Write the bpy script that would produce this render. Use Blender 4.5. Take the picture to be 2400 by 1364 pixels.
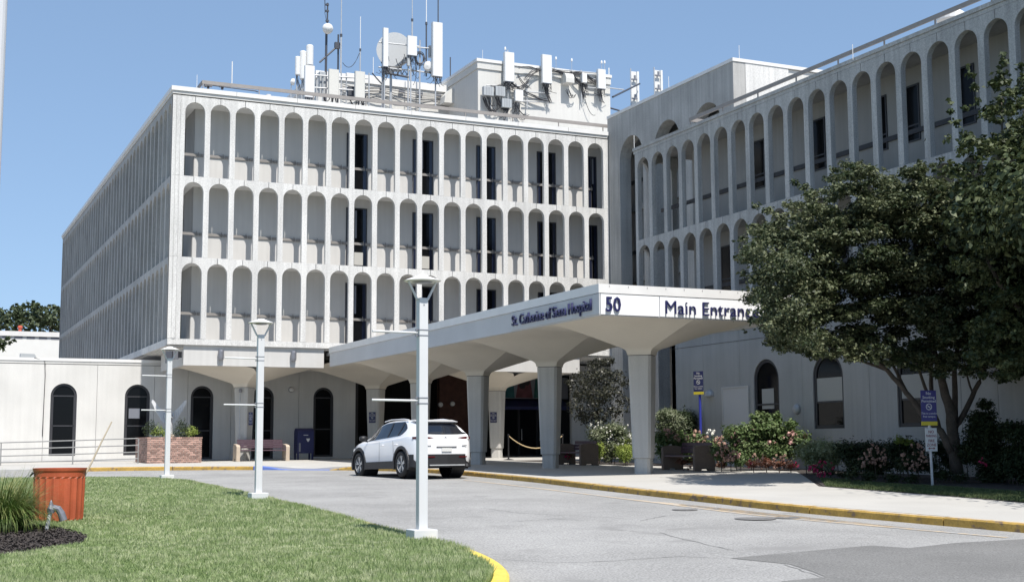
import bpy, bmesh, math, random
import numpy as np
from mathutils import Vector, Matrix
random.seed(7); rng = np.random.default_rng(7)
for o in list(bpy.data.objects): bpy.data.objects.remove(o)
scene = bpy.context.scene
col = scene.collection
R_ = math.radians
# ------------------------------------------------------------------ camera
FPX = 3075.0; YAW, PIT, ROL = R_(24.705), R_(6.682), R_(-0.3095)
fw = Vector((math.sin(YAW)*math.cos(PIT), math.cos(YAW)*math.cos(PIT), math.sin(PIT)))
r0 = Vector((math.cos(YAW), -math.sin(YAW), 0)); u0 = r0.cross(fw)
RT = r0*math.cos(ROL)+u0*math.sin(ROL); UP = -r0*math.sin(ROL)+u0*math.cos(ROL)
cam = bpy.data.cameras.new('camera'); co = bpy.data.objects.new('camera', cam); col.objects.link(co)
M = Matrix((RT, UP, -fw)).transposed().to_4x4(); co.matrix_world = M
cam.sensor_width = 36; cam.lens = FPX*36/2400; cam.clip_start = .1; cam.clip_end = 3000
scene.camera = co
# ------------------------------------------------------------------ world, sun, exposure
SUN_EL = R_(58.5); SUN_DIR = Vector((0.012, -1, 0)).normalized()*math.cos(SUN_EL)+Vector((0, 0, math.sin(SUN_EL)))
w = bpy.data.worlds.new('World'); scene.world = w; w.use_nodes = True
nt = w.node_tree; nt.nodes.clear()
wo = nt.nodes.new('ShaderNodeOutputWorld'); bg = nt.nodes.new('ShaderNodeBackground'); sk = nt.nodes.new('ShaderNodeTexSky')
sk.sky_type = 'NISHITA'; sk.sun_disc = False; sk.sun_elevation = SUN_EL; sk.sun_rotation = R_(180.0)
sk.air_density = .72; sk.dust_density = .25; sk.ozone_density = 2.6; sk.altitude = 0
bg.inputs['Strength'].default_value = .127
gm = nt.nodes.new('ShaderNodeGamma'); gm.inputs['Gamma'].default_value = .45      # a hazy summer sky: the whole dome flattened evenly
tn = nt.nodes.new('ShaderNodeVectorMath'); tn.operation = 'MULTIPLY'; tn.inputs[1].default_value = (1.58, 1.98, 2.44)
nt.links.new(sk.outputs[0], gm.inputs['Color']); nt.links.new(gm.outputs[0], tn.inputs[0]); nt.links.new(tn.outputs[0], bg.inputs['Color']); nt.links.new(bg.outputs[0], wo.inputs['Surface'])
sun = bpy.data.lights.new('sun', 'SUN'); sun.energy = 5.0; sun.angle = R_(.53); sun.color = (1, .952, .885)
so = bpy.data.objects.new('sun', sun); col.objects.link(so)
so.rotation_mode = 'QUATERNION'; so.rotation_quaternion = SUN_DIR.to_track_quat('Z', 'Y')
vs = scene.view_settings; vs.view_transform = 'Standard'; vs.look = 'None'; vs.exposure = .32; vs.gamma = 1.0; vs.use_curve_mapping = False
scene.render.engine = 'CYCLES'
# ------------------------------------------------------------------ where a sight line meets a plane of the place
def ray(u, v): return RT*((u-1200)/FPX)+UP*(-(v-682)/FPX)+fw
def onX(u, v, x): d = ray(u, v); return d*(x/d.x)
def onY(u, v, y): d = ray(u, v); return d*(y/d.y)
def onS(u, v, s): d = ray(u, v); return d*(s/(.41794*d.x+.90846*d.y))
TS = [-400, -25, 0, 8.25, 16.25, 23.6, 31.8, 34.4, 39.35, 44.2, 50, 53.3, 60, 400]
TZ = [-2.2, -1.62, -1.5, -1.40, -1.262, -1.073, -.924, -.891, -.817, -.765, -.71, -.68, -.66, -.66]
def zr(x, y): return float(np.interp(.41794*x+.90846*y, TS, TZ))
def G(u, v, dz=0.0):
    d = ray(u, v); lo, hi = 1.0, 400.0
    for i in range(50):
        m = (lo+hi)/2
        if d.z*m < zr(d.x*m, d.y*m)+dz: hi = m
        else: lo = m
    p = d*lo; return Vector((p.x, p.y, zr(p.x, p.y)+dz))
def GS(u, s, dz=0.0):
    p = onS(u, 1040, s); return Vector((p.x, p.y, zr(p.x, p.y)+dz))
KERB = .124
# ------------------------------------------------------------------ materials
def mat(name, base, rough=.8, var=.0, vscale=3.0, var2=.0, v2scale=60., bump=.0, bscale=80., metal=0., spec=None, tint=None, streak=0., objrand=0., trans=0.):
    m = bpy.data.materials.new(name); m.use_nodes = True; t = m.node_tree; b = t.nodes['Principled BSDF']
    b.inputs['Roughness'].default_value = rough; b.inputs['Metallic'].default_value = metal
    if spec is not None: b.inputs['Specular IOR Level'].default_value = spec
    if trans: b.inputs['Transmission Weight'].default_value = trans
    N = t.nodes.new; L = t.links.new
    geo = N('ShaderNodeNewGeometry'); cur = None
    def mixin(fac_socket, amt, cur):
        mr = N('ShaderNodeMapRange'); L(fac_socket, mr.inputs[0]); mr.inputs[1].default_value = .3; mr.inputs[2].default_value = .7
        mr.inputs[3].default_value = 1-amt; mr.inputs[4].default_value = 1+amt
        if cur is None: return mr.outputs[0]
        mu = N('ShaderNodeMath'); mu.operation = 'MULTIPLY'; L(cur, mu.inputs[0]); L(mr.outputs[0], mu.inputs[1]); return mu.outputs[0]
    if var:
        n = N('ShaderNodeTexNoise'); n.inputs['Scale'].default_value = vscale; n.inputs['Detail'].default_value = 6; L(geo.outputs['Position'], n.inputs['Vector']); cur = mixin(n.outputs[0], var, cur)
    if var2:
        n = N('ShaderNodeTexNoise'); n.inputs['Scale'].default_value = v2scale; n.inputs['Detail'].default_value = 3; L(geo.outputs['Position'], n.inputs['Vector']); cur = mixin(n.outputs[0], var2, cur)
    if streak:
        mp = N('ShaderNodeMapping'); mp.inputs['Scale'].default_value = (6, 6, .25); L(geo.outputs['Position'], mp.inputs[0])
        n = N('ShaderNodeTexNoise'); n.inputs['Scale'].default_value = 1.2; n.inputs['Detail'].default_value = 5; L(mp.outputs[0], n.inputs['Vector']); cur = mixin(n.outputs[0], streak, cur)
    if objrand:
        oi = N('ShaderNodeObjectInfo'); mr = N('ShaderNodeMapRange'); L(oi.outputs['Random'], mr.inputs[0]); mr.inputs[3].default_value = 1-objrand; mr.inputs[4].default_value = 1+objrand
        if cur is None: cur = mr.outputs[0]
        else:
            mu = N('ShaderNodeMath'); mu.operation = 'MULTIPLY'; L(cur, mu.inputs[0]); L(mr.outputs[0], mu.inputs[1]); cur = mu.outputs[0]
    if cur is not None:
        vm = N('ShaderNodeVectorMath'); vm.operation = 'SCALE'; vm.inputs[0].default_value = base[:3]; L(cur, vm.inputs['Scale'])
        if tint:
            n = N('ShaderNodeTexNoise'); n.inputs['Scale'].default_value = tint[1]; n.inputs['Detail'].default_value = 4; L(geo.outputs['Position'], n.inputs['Vector'])
            mr = N('ShaderNodeMapRange'); L(n.outputs[0], mr.inputs[0]); mr.inputs[1].default_value = tint[2]; mr.inputs[2].default_value = tint[3]
            mx = N('ShaderNodeMix'); mx.data_type = 'RGBA'; L(mr.outputs[0], mx.inputs[0]); L(vm.outputs[0], mx.inputs[6]); mx.inputs[7].default_value = (*tint[0], 1)
            L(mx.outputs[2], b.inputs['Base Color'])
        else: L(vm.outputs[0], b.inputs['Base Color'])
    else: b.inputs['Base Color'].default_value = (*base[:3], 1)
    if bump:
        n = N('ShaderNodeTexNoise'); n.inputs['Scale'].default_value = bscale; n.inputs['Detail'].default_value = 4; L(geo.outputs['Position'], n.inputs['Vector'])
        bu = N('ShaderNodeBump'); bu.inputs['Strength'].default_value = bump; bu.inputs['Distance'].default_value = .02; L(n.outputs[0], bu.inputs['Height']); L(bu.outputs[0], b.inputs['Normal'])
    return m
MT = {}
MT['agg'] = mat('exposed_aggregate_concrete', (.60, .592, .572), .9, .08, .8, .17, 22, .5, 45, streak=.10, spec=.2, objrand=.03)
MT['aggw'] = mat('shaded_aggregate_concrete', (.40, .395, .38), .9, .12, .8, .18, 30, .5, 45, streak=.14, spec=.2, objrand=.03)  # agg darkened: shade of wing, flank and tower put into the colour
MT['innerw'] = mat('painted_concrete_shaded', (.30, .295, .285), .85, .06, .7, 0, bump=.05, streak=.05, spec=.2)  # darker copy of the inner paint, wing shade built into the colour
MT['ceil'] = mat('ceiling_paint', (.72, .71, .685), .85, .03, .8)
MT['flank'] = mat('flank_shade_concrete', (.30, .295, .285), .9, .08, .7, 0, streak=.06, spec=.1)  # inner paint darkened to imitate shade in the flank recess
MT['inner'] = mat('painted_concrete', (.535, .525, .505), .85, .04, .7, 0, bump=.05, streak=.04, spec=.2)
MT['cornice'] = mat('cornice_concrete', (.60, .59, .565), .8, .09, 1.5, .05, 30, spec=.2)
MT['white'] = mat('white_coping_metal', (.72, .71, .69), .5, .05, 2)
MT['vault'] = mat('vault_plaster', (.64, .59, .51), .85, .06, .6, .02, 20, bump=.04, spec=.2)
MT['colm'] = mat('column_concrete', (.49, .48, .455), .85, .08, .8, .05, 40, bump=.1, streak=.07, spec=.2)
MT['fascia'] = mat('fascia_paint', (.52, .525, .53), .7, .05, 1.0, spec=.3)
MT['sign'] = mat('sign_panel_white', (.85, .85, .85), .5)
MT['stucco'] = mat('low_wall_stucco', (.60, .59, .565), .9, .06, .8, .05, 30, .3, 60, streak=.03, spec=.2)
MT['stuccow'] = mat('darker_stucco', (.41, .405, .39), .9, .07, .8, .05, 30, .3, 60, streak=.06, spec=.2)  # darker copy of the annex stucco, for the wing ground floor
MT['rail'] = mat('taupe_metal_rail', (.26, .24, .225), .6, .06, 4)
MT['bar'] = mat('bronze_ledge', (.24, .225, .21), .6, .08, 3)
MT['dark'] = mat('dark_bronze', (.035, .035, .04), .5)
MT['black'] = mat('black_metal', (.015, .015, .017), .5)
MT['glass'] = mat('dark_glass', (.006, .0065, .0075), .10, spec=.12)
MT['glassb'] = mat('navy_glass_edge', (.012, .016, .036), .15)
MT['blind'] = mat('window_blind', (.42, .41, .38), .8)
MT['curtain'] = mat('grey_curtain', (.18, .19, .22), .9)
MT['crack'] = mat('sealed_crack', (.17, .168, .162), .95)
MT['joint'] = mat('joint_sealant', (.12, .115, .11), .9)
MT['roof'] = mat('roof_gravel', (.35, .34, .33), .95, .1, 3)
MT['pent'] = mat('penthouse_stucco', (.59, .58, .55), .85, .03, .8, .03, 20, streak=.04, spec=.2)
MT['antw'] = mat('antenna_white', (.70, .70, .69), .45)
MT['antb'] = mat('antenna_beige', (.60, .585, .54), .5)
MT['galv'] = mat('galvanised_steel', (.46, .47, .48), .45, .08, 8, metal=.3)
MT['gunmetal'] = mat('dark_steel', (.06, .065, .08), .5)
MT['boxgrey'] = mat('equipment_grey', (.38, .40, .41), .5)
MT['cable'] = mat('black_cable', (.03, .03, .035), .6)
MT['dishg'] = mat('dish_grey', (.50, .51, .51), .6)
MT['road'] = mat('asphalt', (.315, .31, .30), .9, .13, .5, .34, 42, .5, 90, tint=((.255, .25, .242), 1.1, .60, .72), spec=.25)
MT['patch'] = mat('newer_asphalt', (.19, .187, .18), .9, .10, .8, .34, 50, .4, 120, spec=.25)
MT['walk'] = mat('sidewalk_concrete', (.455, .44, .41), .9, .06, .7, .05, 60, .15, 90, spec=.2)
MT['kerby'] = mat('yellow_kerb_paint', (.40, .255, .065), .8, .18, 4, .14, 25, tint=((.20, .14, .09), 7., .56, .66), spec=.3)
MT['kerbt'] = mat('worn_kerb_top', (.50, .43, .34), .85, .12, 3, .10, 25, tint=((.44, .30, .10), 5., .52, .64), spec=.3)
MT['kerbyy'] = mat('bright_yellow_kerb_paint', (.68, .52, .10), .7, .10, 4, .10, 30, tint=((.40, .37, .30), 14., .64, .70), spec=.3)
MT['kerbg'] = mat('kerb_concrete', (.38, .375, .36), .9, .12, 3, .08, 30)
MT['kerbb'] = mat('blue_kerb_paint', (.10, .16, .42), .7, .12, 5)
MT['line'] = mat('worn_yellow_line', (.52, .42, .30), .9, .10, 6, .1, 60, tint=((.40, .39, .38), 7., .50, .60))
MT['soil'] = mat('soil_ground', (.12, .10, .07), 1.0, .2, 3)
MT['mulch'] = mat('dark_mulch', (.055, .046, .042), 1., .3, 20, .4, 90, 1., 40)
MT['turf'] = mat('lawn_soil_green', (.14, .19, .065), 1., .20, .6, .30, 30, 1.0, 50, spec=.1)
MT['manhole'] = mat('manhole_iron', (.17, .165, .16), .7, .2, 20)
MT['lampw'] = mat('lamp_white_paint', (.60, .605, .61), .45, .02, 3)
MT['lampg'] = mat('lamp_clamp_grey', (.25, .25, .27), .4, metal=.5)
MT['orange'] = mat('orange_plastic', (.42, .088, .034), .55, .16, 3.0, .06, 30, streak=.12)
MT['wood'] = mat('weathered_wood', (.40, .34, .25), .8, .15, 8)
MT['brick'] = mat('brick', (.34, .215, .175), .9, .12, 4, .15, 60, .2, 80, objrand=.42)
MT['railg'] = mat('weathered_grey_pipe', (.24, .24, .235), .6, .08, 8)
MT['brickd'] = mat('shaded_brick', (.075, .035, .026), .9, .2, 4, .2, 60)  # brick colour lowered to stand in for deep entrance shade
MT['mortar'] = mat('mortar', (.56, .52, .47), .95, .1, 10)
MT['benchs'] = mat('purple_brown_slat', (.085, .05, .065), .45, .15, 8, spec=.6)
MT['stone'] = mat('tan_precast', (.46, .38, .30), .85, .08, 6, .08, 50)
MT['dstone'] = mat('brown_precast', (.16, .12, .095), .85, .08, 6, .08, 50)
MT['navy'] = mat('navy_paint', (.018, .022, .085), .4)
MT['signblue'] = mat('sign_blue', (.035, .030, .17), .4)
MT['yellow'] = mat('sign_yellow', (.62, .50, .03), .45)
MT['ink'] = mat('sign_ink_red', (.20, .02, .03), .6)
MT['letter'] = mat('letter_indigo', (.018, .020, .085), .4)
MT['carw'] = mat('car_white_paint', (.80, .80, .81), .22, spec=.6)
MT['carw'].node_tree.nodes['Principled BSDF'].inputs['Coat Weight'].default_value = .6
MT['cladding'] = mat('grey_plastic_cladding', (.018, .018, .020), .55, .05, 10)
MT['carglass'] = mat('tinted_car_glass', (.008, .010, .016), .04, spec=.8)
MT['tyre'] = mat('rubber', (.016, .016, .016), .8)
MT['rim'] = mat('alloy_grey', (.52, .53, .54), .32, metal=.5)
MT['taill'] = mat('tail_light_red', (.085, .006, .008), .2)
MT['chrome'] = mat('bright_chrome', (.5, .5, .52), .2, metal=.9)
MT['plate'] = mat('licence_plate', (.62, .62, .60), .5)
MT['statue'] = mat('white_marble', (.62, .63, .64), .6, .04, 6)
MT['bark'] = mat('grey_bark', (.08, .066, .054), .95, .25, 6, .2, 30, .8, 30)
MT['bluepole'] = mat('blue_post_paint', (.025, .035, .28), .45)
MT['rope'] = mat('tan_rope', (.55, .42, .24), .8)
MT['door'] = mat('painted_door', (.56, .55, .54), .7)
MT['siding'] = mat('white_siding', (.74, .735, .71), .7, .02, 2)
MT['red'] = mat('red_cap', (.45, .08, .04), .5)
MT['sink'] = mat('sink_dark', (.01, .01, .01), 1.)
def leafmat(name, base, dry=(.30, .27, .14), amt=.35, rough=.55, tr=.25):
    m = bpy.data.materials.new(name); m.use_nodes = True; t = m.node_tree; b = t.nodes['Principled BSDF']; N = t.nodes.new; L = t.links.new
    geo = N('ShaderNodeNewGeometry'); n = N('ShaderNodeTexNoise'); n.inputs['Scale'].default_value = 1.1; n.inputs['Detail'].default_value = 3; L(geo.outputs['Position'], n.inputs['Vector'])
    wn = N('ShaderNodeTexWhiteNoise'); wn.noise_dimensions = '3D'
    mp = N('ShaderNodeVectorMath'); mp.operation = 'SCALE'; mp.inputs['Scale'].default_value = 9.; L(geo.outputs['Position'], mp.inputs[0])
    fl = N('ShaderNodeVectorMath'); fl.operation = 'FLOOR'; L(mp.outputs[0], fl.inputs[0]); L(fl.outputs[0], wn.inputs['Vector'])
    a = N('ShaderNodeMath'); a.operation = 'MULTIPLY'; L(n.outputs[0], a.inputs[0]); L(wn.outputs[0], a.inputs[1])
    mr = N('ShaderNodeMapRange'); L(a.outputs[0], mr.inputs[0]); mr.inputs[1].default_value = .15; mr.inputs[2].default_value = .5; mr.inputs[3].default_value = 0; mr.inputs[4].default_value = amt
    mx = N('ShaderNodeMix'); mx.data_type = 'RGBA'; L(mr.outputs[0], mx.inputs[0]); mx.inputs[6].default_value = (*base, 1); mx.inputs[7].default_value = (*dry, 1)
    L(mx.outputs[2], b.inputs['Base Color']); b.inputs['Roughness'].default_value = rough; b.inputs['Specular IOR Level'].default_value = .35
    tl = N('ShaderNodeBsdfTranslucent'); L(mx.outputs[2], tl.inputs['Color']); ms = N('ShaderNodeMixShader'); ms.inputs[0].default_value = tr
    L(b.outputs[0], ms.inputs[1]); L(tl.outputs[0], ms.inputs[2]); L(ms.outputs[0], t.nodes['Material Output'].inputs['Surface']); return m
MT['maple'] = leafmat('maple_leaves', (.030, .046, .017), (.33, .35, .20), .55)
MT['ash'] = leafmat('broad_leaves', (.030, .046, .016), (.25, .28, .13), .42)
MT['fartree'] = leafmat('distant_leaves', (.07, .095, .045), (.14, .16, .09), .5)
MT['myrtle'] = leafmat('dark_purple_leaves', (.026, .028, .018), (.18, .18, .13), .45, rough=.4)
MT['box'] = leafmat('boxwood_leaves', (.24, .28, .13), (.58, .62, .40), .8)
MT['darkshrub'] = leafmat('dark_shrub_leaves', (.028, .045, .018), (.10, .12, .05), .4)
MT['hydr'] = leafmat('hydrangea_leaves', (.085, .135, .045), (.30, .36, .17), .5)
MT['olive'] = leafmat('grey_green_leaves', (.10, .13, .06), (.40, .42, .30), .6)
MT['lime'] = leafmat('lime_leaves', (.20, .27, .05), (.45, .48, .15), .5)
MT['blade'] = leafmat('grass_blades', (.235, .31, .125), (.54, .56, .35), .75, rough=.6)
MT['blade_shade'] = leafmat('shaded_verge_blades', (.075, .11, .04), (.18, .20, .09), .4, rough=.7)  # darker than the lawn blades: tree shade put into the colour
MT['sedge'] = leafmat('tall_grass_blades', (.09, .15, .03), (.42, .38, .16), .7)
MT['pink'] = mat('pink_blossom', (.52, .30, .27), .8, .3, 12)
MT['whitef'] = mat('white_blossom', (.75, .74, .68), .8, .1, 12)
MT['magenta'] = mat('magenta_blossom', (.40, .02, .09), .7, .2, 12)
MT['salmon'] = mat('dried_salmon_blossom', (.34, .21, .16), .8, .3, 12)
MT['russet'] = leafmat('russet_leaves', (.16, .06, .035), (.30, .16, .10), .5)
# ------------------------------------------------------------------ mesh helpers
class MB:
    def __init__(s): s.v = []; s.f = []
    def add(s, vs, fs):
        n = len(s.v); s.v += [tuple(p) for p in vs]; s.f += [tuple(i+n for i in f) for f in fs]; return s
    def box(s, x0, x1, y0, y1, z0, z1):
        return s.add([(x0, y0, z0), (x1, y0, z0), (x1, y1, z0), (x0, y1, z0), (x0, y0, z1), (x1, y0, z1), (x1, y1, z1), (x0, y1, z1)],
                     [(3, 2, 1, 0), (4, 5, 6, 7), (0, 1, 5, 4), (1, 2, 6, 5), (2, 3, 7, 6), (3, 0, 4, 7)])
    def obox(s, c, sz, rz=0., M=None):
        hx, hy, hz = sz[0]/2, sz[1]/2, sz[2]/2; cz, sn = math.cos(rz), math.sin(rz); vs = []
        for z in (-hz, hz):
            for x, y in ((-hx, -hy), (hx, -hy), (hx, hy), (-hx, hy)):
                if M is not None: p = M @ Vector((x, y, z)); vs.append((c[0]+p.x, c[1]+p.y, c[2]+p.z))
                else: vs.append((c[0]+x*cz-y*sn, c[1]+x*sn+y*cz, c[2]+z))
        return s.add(vs, [(3, 2, 1, 0), (4, 5, 6, 7), (0, 1, 5, 4), (1, 2, 6, 5), (2, 3, 7, 6), (3, 0, 4, 7)])
    def tube(s, pts, r, n=8, r1=None, caps=True):
        pts = [Vector(p) for p in pts]; k = len(pts); rings = []; vs = []
        for i, p in enumerate(pts):
            d = (pts[min(i+1, k-1)]-pts[max(i-1, 0)]).normalized(); a = Vector((0, 0, 1)) if abs(d.z) < .9 else Vector((1, 0, 0))
            e1 = d.cross(a).normalized(); e2 = d.cross(e1)
            rr = r[i] if isinstance(r, (list, tuple)) else (r if r1 is None else r+(r1-r)*i/(k-1))
            for j in range(n):
                t = 2*math.pi*j/n; vs.append(p+e1*math.cos(t)*rr+e2*math.sin(t)*rr)
        fs = []
        for i in range(k-1):
            for j in range(n): fs.append((i*n+j, i*n+(j+1) % n, (i+1)*n+(j+1) % n, (i+1)*n+j))
        if caps: fs.append(tuple(reversed(range(n)))); fs.append(tuple((k-1)*n+j for j in range(n)))
        return s.add(vs, fs)
    def lathe(s, prof, c=(0, 0, 0), n=24, axis='Z', M=None, cap=True):
        vs = []; fs = []
        for r, h in prof:
            for j in range(n):
                t = 2*math.pi*j/n; a, b = r*math.cos(t), r*math.sin(t)
                p = {'Z': (a, b, h), 'X': (h, a, b), 'Y': (a, h, b)}[axis]
                if M is not None: q = M @ Vector(p); p = (q.x, q.y, q.z)
                vs.append((c[0]+p[0], c[1]+p[1], c[2]+p[2]))
        for i in range(len(prof)-1):
            for j in range(n): fs.append((i*n+j, i*n+(j+1) % n, (i+1)*n+(j+1) % n, (i+1)*n+j))
        if cap and prof[0][0] > 1e-4: fs.append(tuple(reversed(range(n))))
        if cap and prof[-1][0] > 1e-4: fs.append(tuple((len(prof)-1)*n+j for j in range(n)))
        return s.add(vs, fs)
    def prism(s, poly, lo, hi, axis='Y'):
        n = len(poly); A = {'Y': lambda p, h: (p[0], h, p[1]), 'X': lambda p, h: (h, p[0], p[1]), 'Z': lambda p, h: (p[0], p[1], h)}[axis]
        vs = [A(p, lo) for p in poly]+[A(p, hi) for p in poly]
        return s.add(vs, [tuple(range(n)), tuple(reversed(range(n, 2*n)))]+[(i, i+n, (i+1) % n+n, (i+1) % n) for i in range(n)])
    def mesh(s, name, m=None, smooth=False, fix=True):
        me = bpy.data.meshes.new(name); me.from_pydata(s.v, [], s.f)
        if fix and len(s.f) < 60000:
            b = bmesh.new(); b.from_mesh(me); bmesh.ops.recalc_face_normals(b, faces=b.faces); b.to_mesh(me); b.free()
        if m is not None: me.materials.append(MT[m] if isinstance(m, str) else m)
        if smooth:
            me.polygons.foreach_set('use_smooth', [True]*len(me.polygons))
        me.update(); return me
    def build(s, name, m=None, parent=None, smooth=False, fix=True, bevel=0.):
        me = s.mesh(name, m, smooth, fix)
        o = link(name, me, parent)
        if bevel:
            b = o.modifiers.new('bevel', 'BEVEL'); b.width = bevel; b.segments = 2; b.limit_method = 'ANGLE'
        return o
def link(name, me, parent=None):
    o = bpy.data.objects.new(name, me); col.objects.link(o)
    if parent is not None: par(o, parent)
    return o
INV = {}
def par(o, p):
    o.parent = p; o.matrix_parent_inverse = wm(p).inverted()
def wm(o):
    m = Matrix.Translation(o.location) @ o.rotation_euler.to_matrix().to_4x4()
    if o.parent is not None: return wm(o.parent) @ o.matrix_parent_inverse @ m
    return m
def tag(o, label=None, cat=None, group=None, kind=None):
    if label: o['label'] = label
    if cat: o['category'] = cat
    if group: o['group'] = group
    if kind: o['kind'] = kind
    return o
def thing(name, label, cat, loc=(0, 0, 0), group=None):
    o = bpy.data.objects.new(name, None); o.empty_display_size = .2; o.location = loc; col.objects.link(o)
    return tag(o, label, cat, group)
def copytree(root, label, dloc=None, loc=None):
    def cp(o, parent):
        c = o.copy(); col.objects.link(c)
        if parent is not None: c.parent = parent
        for ch in [x for x in bpy.data.objects if x.parent == o and x is not c]:
            cp(ch, c)
        return c
    r = cp(root, None); r['label'] = label
    r.location = Vector(loc) if loc is not None else Vector(root.location)+Vector(dloc)
    return r
def smooth_by_angle(o, ang=35):
    me = o.data; b = bmesh.new(); b.from_mesh(me)
    for e in b.edges:
        if len(e.link_faces) == 2: e.smooth = e.calc_face_angle(0) < R_(ang)
    for f in b.faces: f.smooth = True
    b.to_mesh(me); b.free()
def text(s, size, m, parent, origin, xdir, ydir, name='lettering', extr=.01, xs=1., off=0., align='LEFT'):
    c = bpy.data.curves.new('t', 'FONT'); c.body = s; c.size = size; c.extrude = extr; c.offset = off; c.align_x = align; c.resolution_u = 2
    o = bpy.data.objects.new('t', c); col.objects.link(o); dg = bpy.context.evaluated_depsgraph_get()
    me = bpy.data.meshes.new_from_object(o.evaluated_get(dg)); bpy.data.objects.remove(o)
    X = Vector(xdir).normalized(); Y = Vector(ydir).normalized(); Z = X.cross(Y)
    T = Matrix((X*xs, Y, Z)).transposed().to_4x4(); T.translation = Vector(origin); me.transform(T)
    me.materials.clear(); me.materials.append(MT[m]); return link(name, me, parent)
def letters(s, size, m, parent, origin, xdir, ydir, extr=.01, xs=1., off=0., width=None):
    """mounted letters, each one an object"""
    def right(q):
        c = bpy.data.curves.new('t', 'FONT'); c.body = q; c.size = size; c.offset = off; o = bpy.data.objects.new('t', c); col.objects.link(o); dg = bpy.context.evaluated_depsgraph_get()
        me = o.evaluated_get(dg).to_mesh(); r = max(v.co.x for v in me.vertices) if len(me.vertices) else 0; o.evaluated_get(dg).to_mesh_clear(); bpy.data.objects.remove(o); return r
    if width: xs = width/right(s)
    X = Vector(xdir).normalized()
    for i, ch in enumerate(s):
        if ch == ' ': continue
        text(ch, size, m, parent, Vector(origin)+X*xs*(right(s[:i+1])-right(ch)), xdir, ydir, name='letter', extr=extr, xs=xs, off=off)
def np_mesh(name, V, F, m, parent=None, smooth=False):
    me = bpy.data.meshes.new(name); nv, nf, k = len(V), len(F), F.shape[1]
    me.vertices.add(nv); me.vertices.foreach_set('co', np.asarray(V, np.float32).ravel())
    me.loops.add(nf*k); me.loops.foreach_set('vertex_index', F.astype(np.int32).ravel())
    me.polygons.add(nf); me.polygons.foreach_set('loop_start', np.arange(0, nf*k, k, dtype=np.int32)); me.polygons.foreach_set('loop_total', np.full(nf, k, dtype=np.int32))
    if smooth: me.polygons.foreach_set('use_smooth', np.ones(nf, bool))
    me.update(calc_edges=True); me.materials.append(MT[m] if isinstance(m, str) else m); return link(name, me, parent)
def leaf_quads(P, size, up=.35, N0=None, aspect=.6):
    """one kite-shaped, slightly folded leaf at each point"""
    n = len(P); d = rng.normal(size=(n, 3)); d /= np.linalg.norm(d, axis=1)[:, None]
    nn = rng.normal(size=(n, 3)); nn[:, 2] = np.abs(nn[:, 2])+up
    if N0 is not None: nn += N0*1.1
    nn /= np.linalg.norm(nn, axis=1)[:, None]
    d = d-nn*np.sum(d*nn, 1)[:, None]; d /= np.linalg.norm(d, axis=1)[:, None]+1e-9
    e = np.cross(nn, d); sz = size*rng.uniform(.6, 1.3, n)[:, None]
    a = P-d*sz*.5; c = P+d*sz*.5-nn*sz*.12; b = P+e*sz*.5*aspect+nn*sz*.06; dd = P-e*sz*.5*aspect+nn*sz*.06
    V = np.stack([a, b, c, dd], 1).reshape(-1, 3); F = np.arange(4*n).reshape(-1, 4); return V, F
def blob_points(blobs, dens, shell=.55):
    """points in ragged ellipsoid clumps; blobs = (cx,cy,cz,rx,ry,rz)"""
    out = []; nrm = []
    for b in blobs:
        n = max(8, int(dens*b[3]*b[4]*b[5]*4.2)); u = rng.normal(size=(n, 3)); u /= np.linalg.norm(u, axis=1)[:, None]
        r = (shell+(1-shell)*rng.random(n))**.8*(1+.20*rng.normal(size=n))
        k = rng.normal(size=(5, 3)); lump = 1+.10*np.sin((u@k.T)*3.+rng.random(5)*6).sum(1)/1.6
        q = u*(r*lump)[:, None]*np.array(b[3:6]); out.append(q+np.array(b[:3])); nrm.append(u)
    return np.concatenate(out), np.concatenate(nrm)
# ------------------------------------------------------------------ ground
def sheet(name, poly, dz, m, skirt=.0, parent=None, kind='structure', fine=None):
    b = bmesh.new(); vs = [b.verts.new((x, y, 0)) for x, y in poly]; f = b.faces.new(vs)
    bmesh.ops.triangulate(b, faces=[f])
    for s in TS+[10, 12, 14, 18, 20, 22, 26, 28, 30]:
        n = Vector((.41794, .90846, 0)); bmesh.ops.bisect_plane(b, geom=b.verts[:]+b.edges[:]+b.faces[:], plane_co=n*s, plane_no=n)
    for v in b.verts: v.co.z = zr(v.co.x, v.co.y)+dz
    if skirt:
        be = [e for e in b.edges if len(e.link_faces) == 1]
        r = bmesh.ops.extrude_edge_only(b, edges=be)
        for g in r['geom']:
            if isinstance(g, bmesh.types.BMVert): g.co.z -= skirt
    bmesh.ops.recalc_face_normals(b, faces=b.faces)
    me = bpy.data.meshes.new(name); b.to_mesh(me); b.free(); me.materials.append(MT[m])
    o = link(name, me, parent)
    for p in me.polygons:
        if abs(p.normal.z) > .9 and p.normal.z < 0: me.flip_normals(); break
    if kind and parent is None: o['kind'] = kind
    return o
sheet('ground', [(-900, -60), (900, -60), (900, 900), (-900, 900)], -.06, 'soil')
sheet('road', [(-60, -20), (60, -20), (60, 62), (-60, 62)], 0, 'road')
KR = [(17, -12), (15, 4), (13.98, 12), (13.5, 15.7), (13.25, 19), (13.66, 25.3), (14.1, 30), (14.3, 34.2), (14.1, 37.3), (13.5, 39.8), (12, 41.8), (9.5, 43.6), (6.8, 44.6), (3, 44.6), (-4, 44), (-40, 43)]
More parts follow.
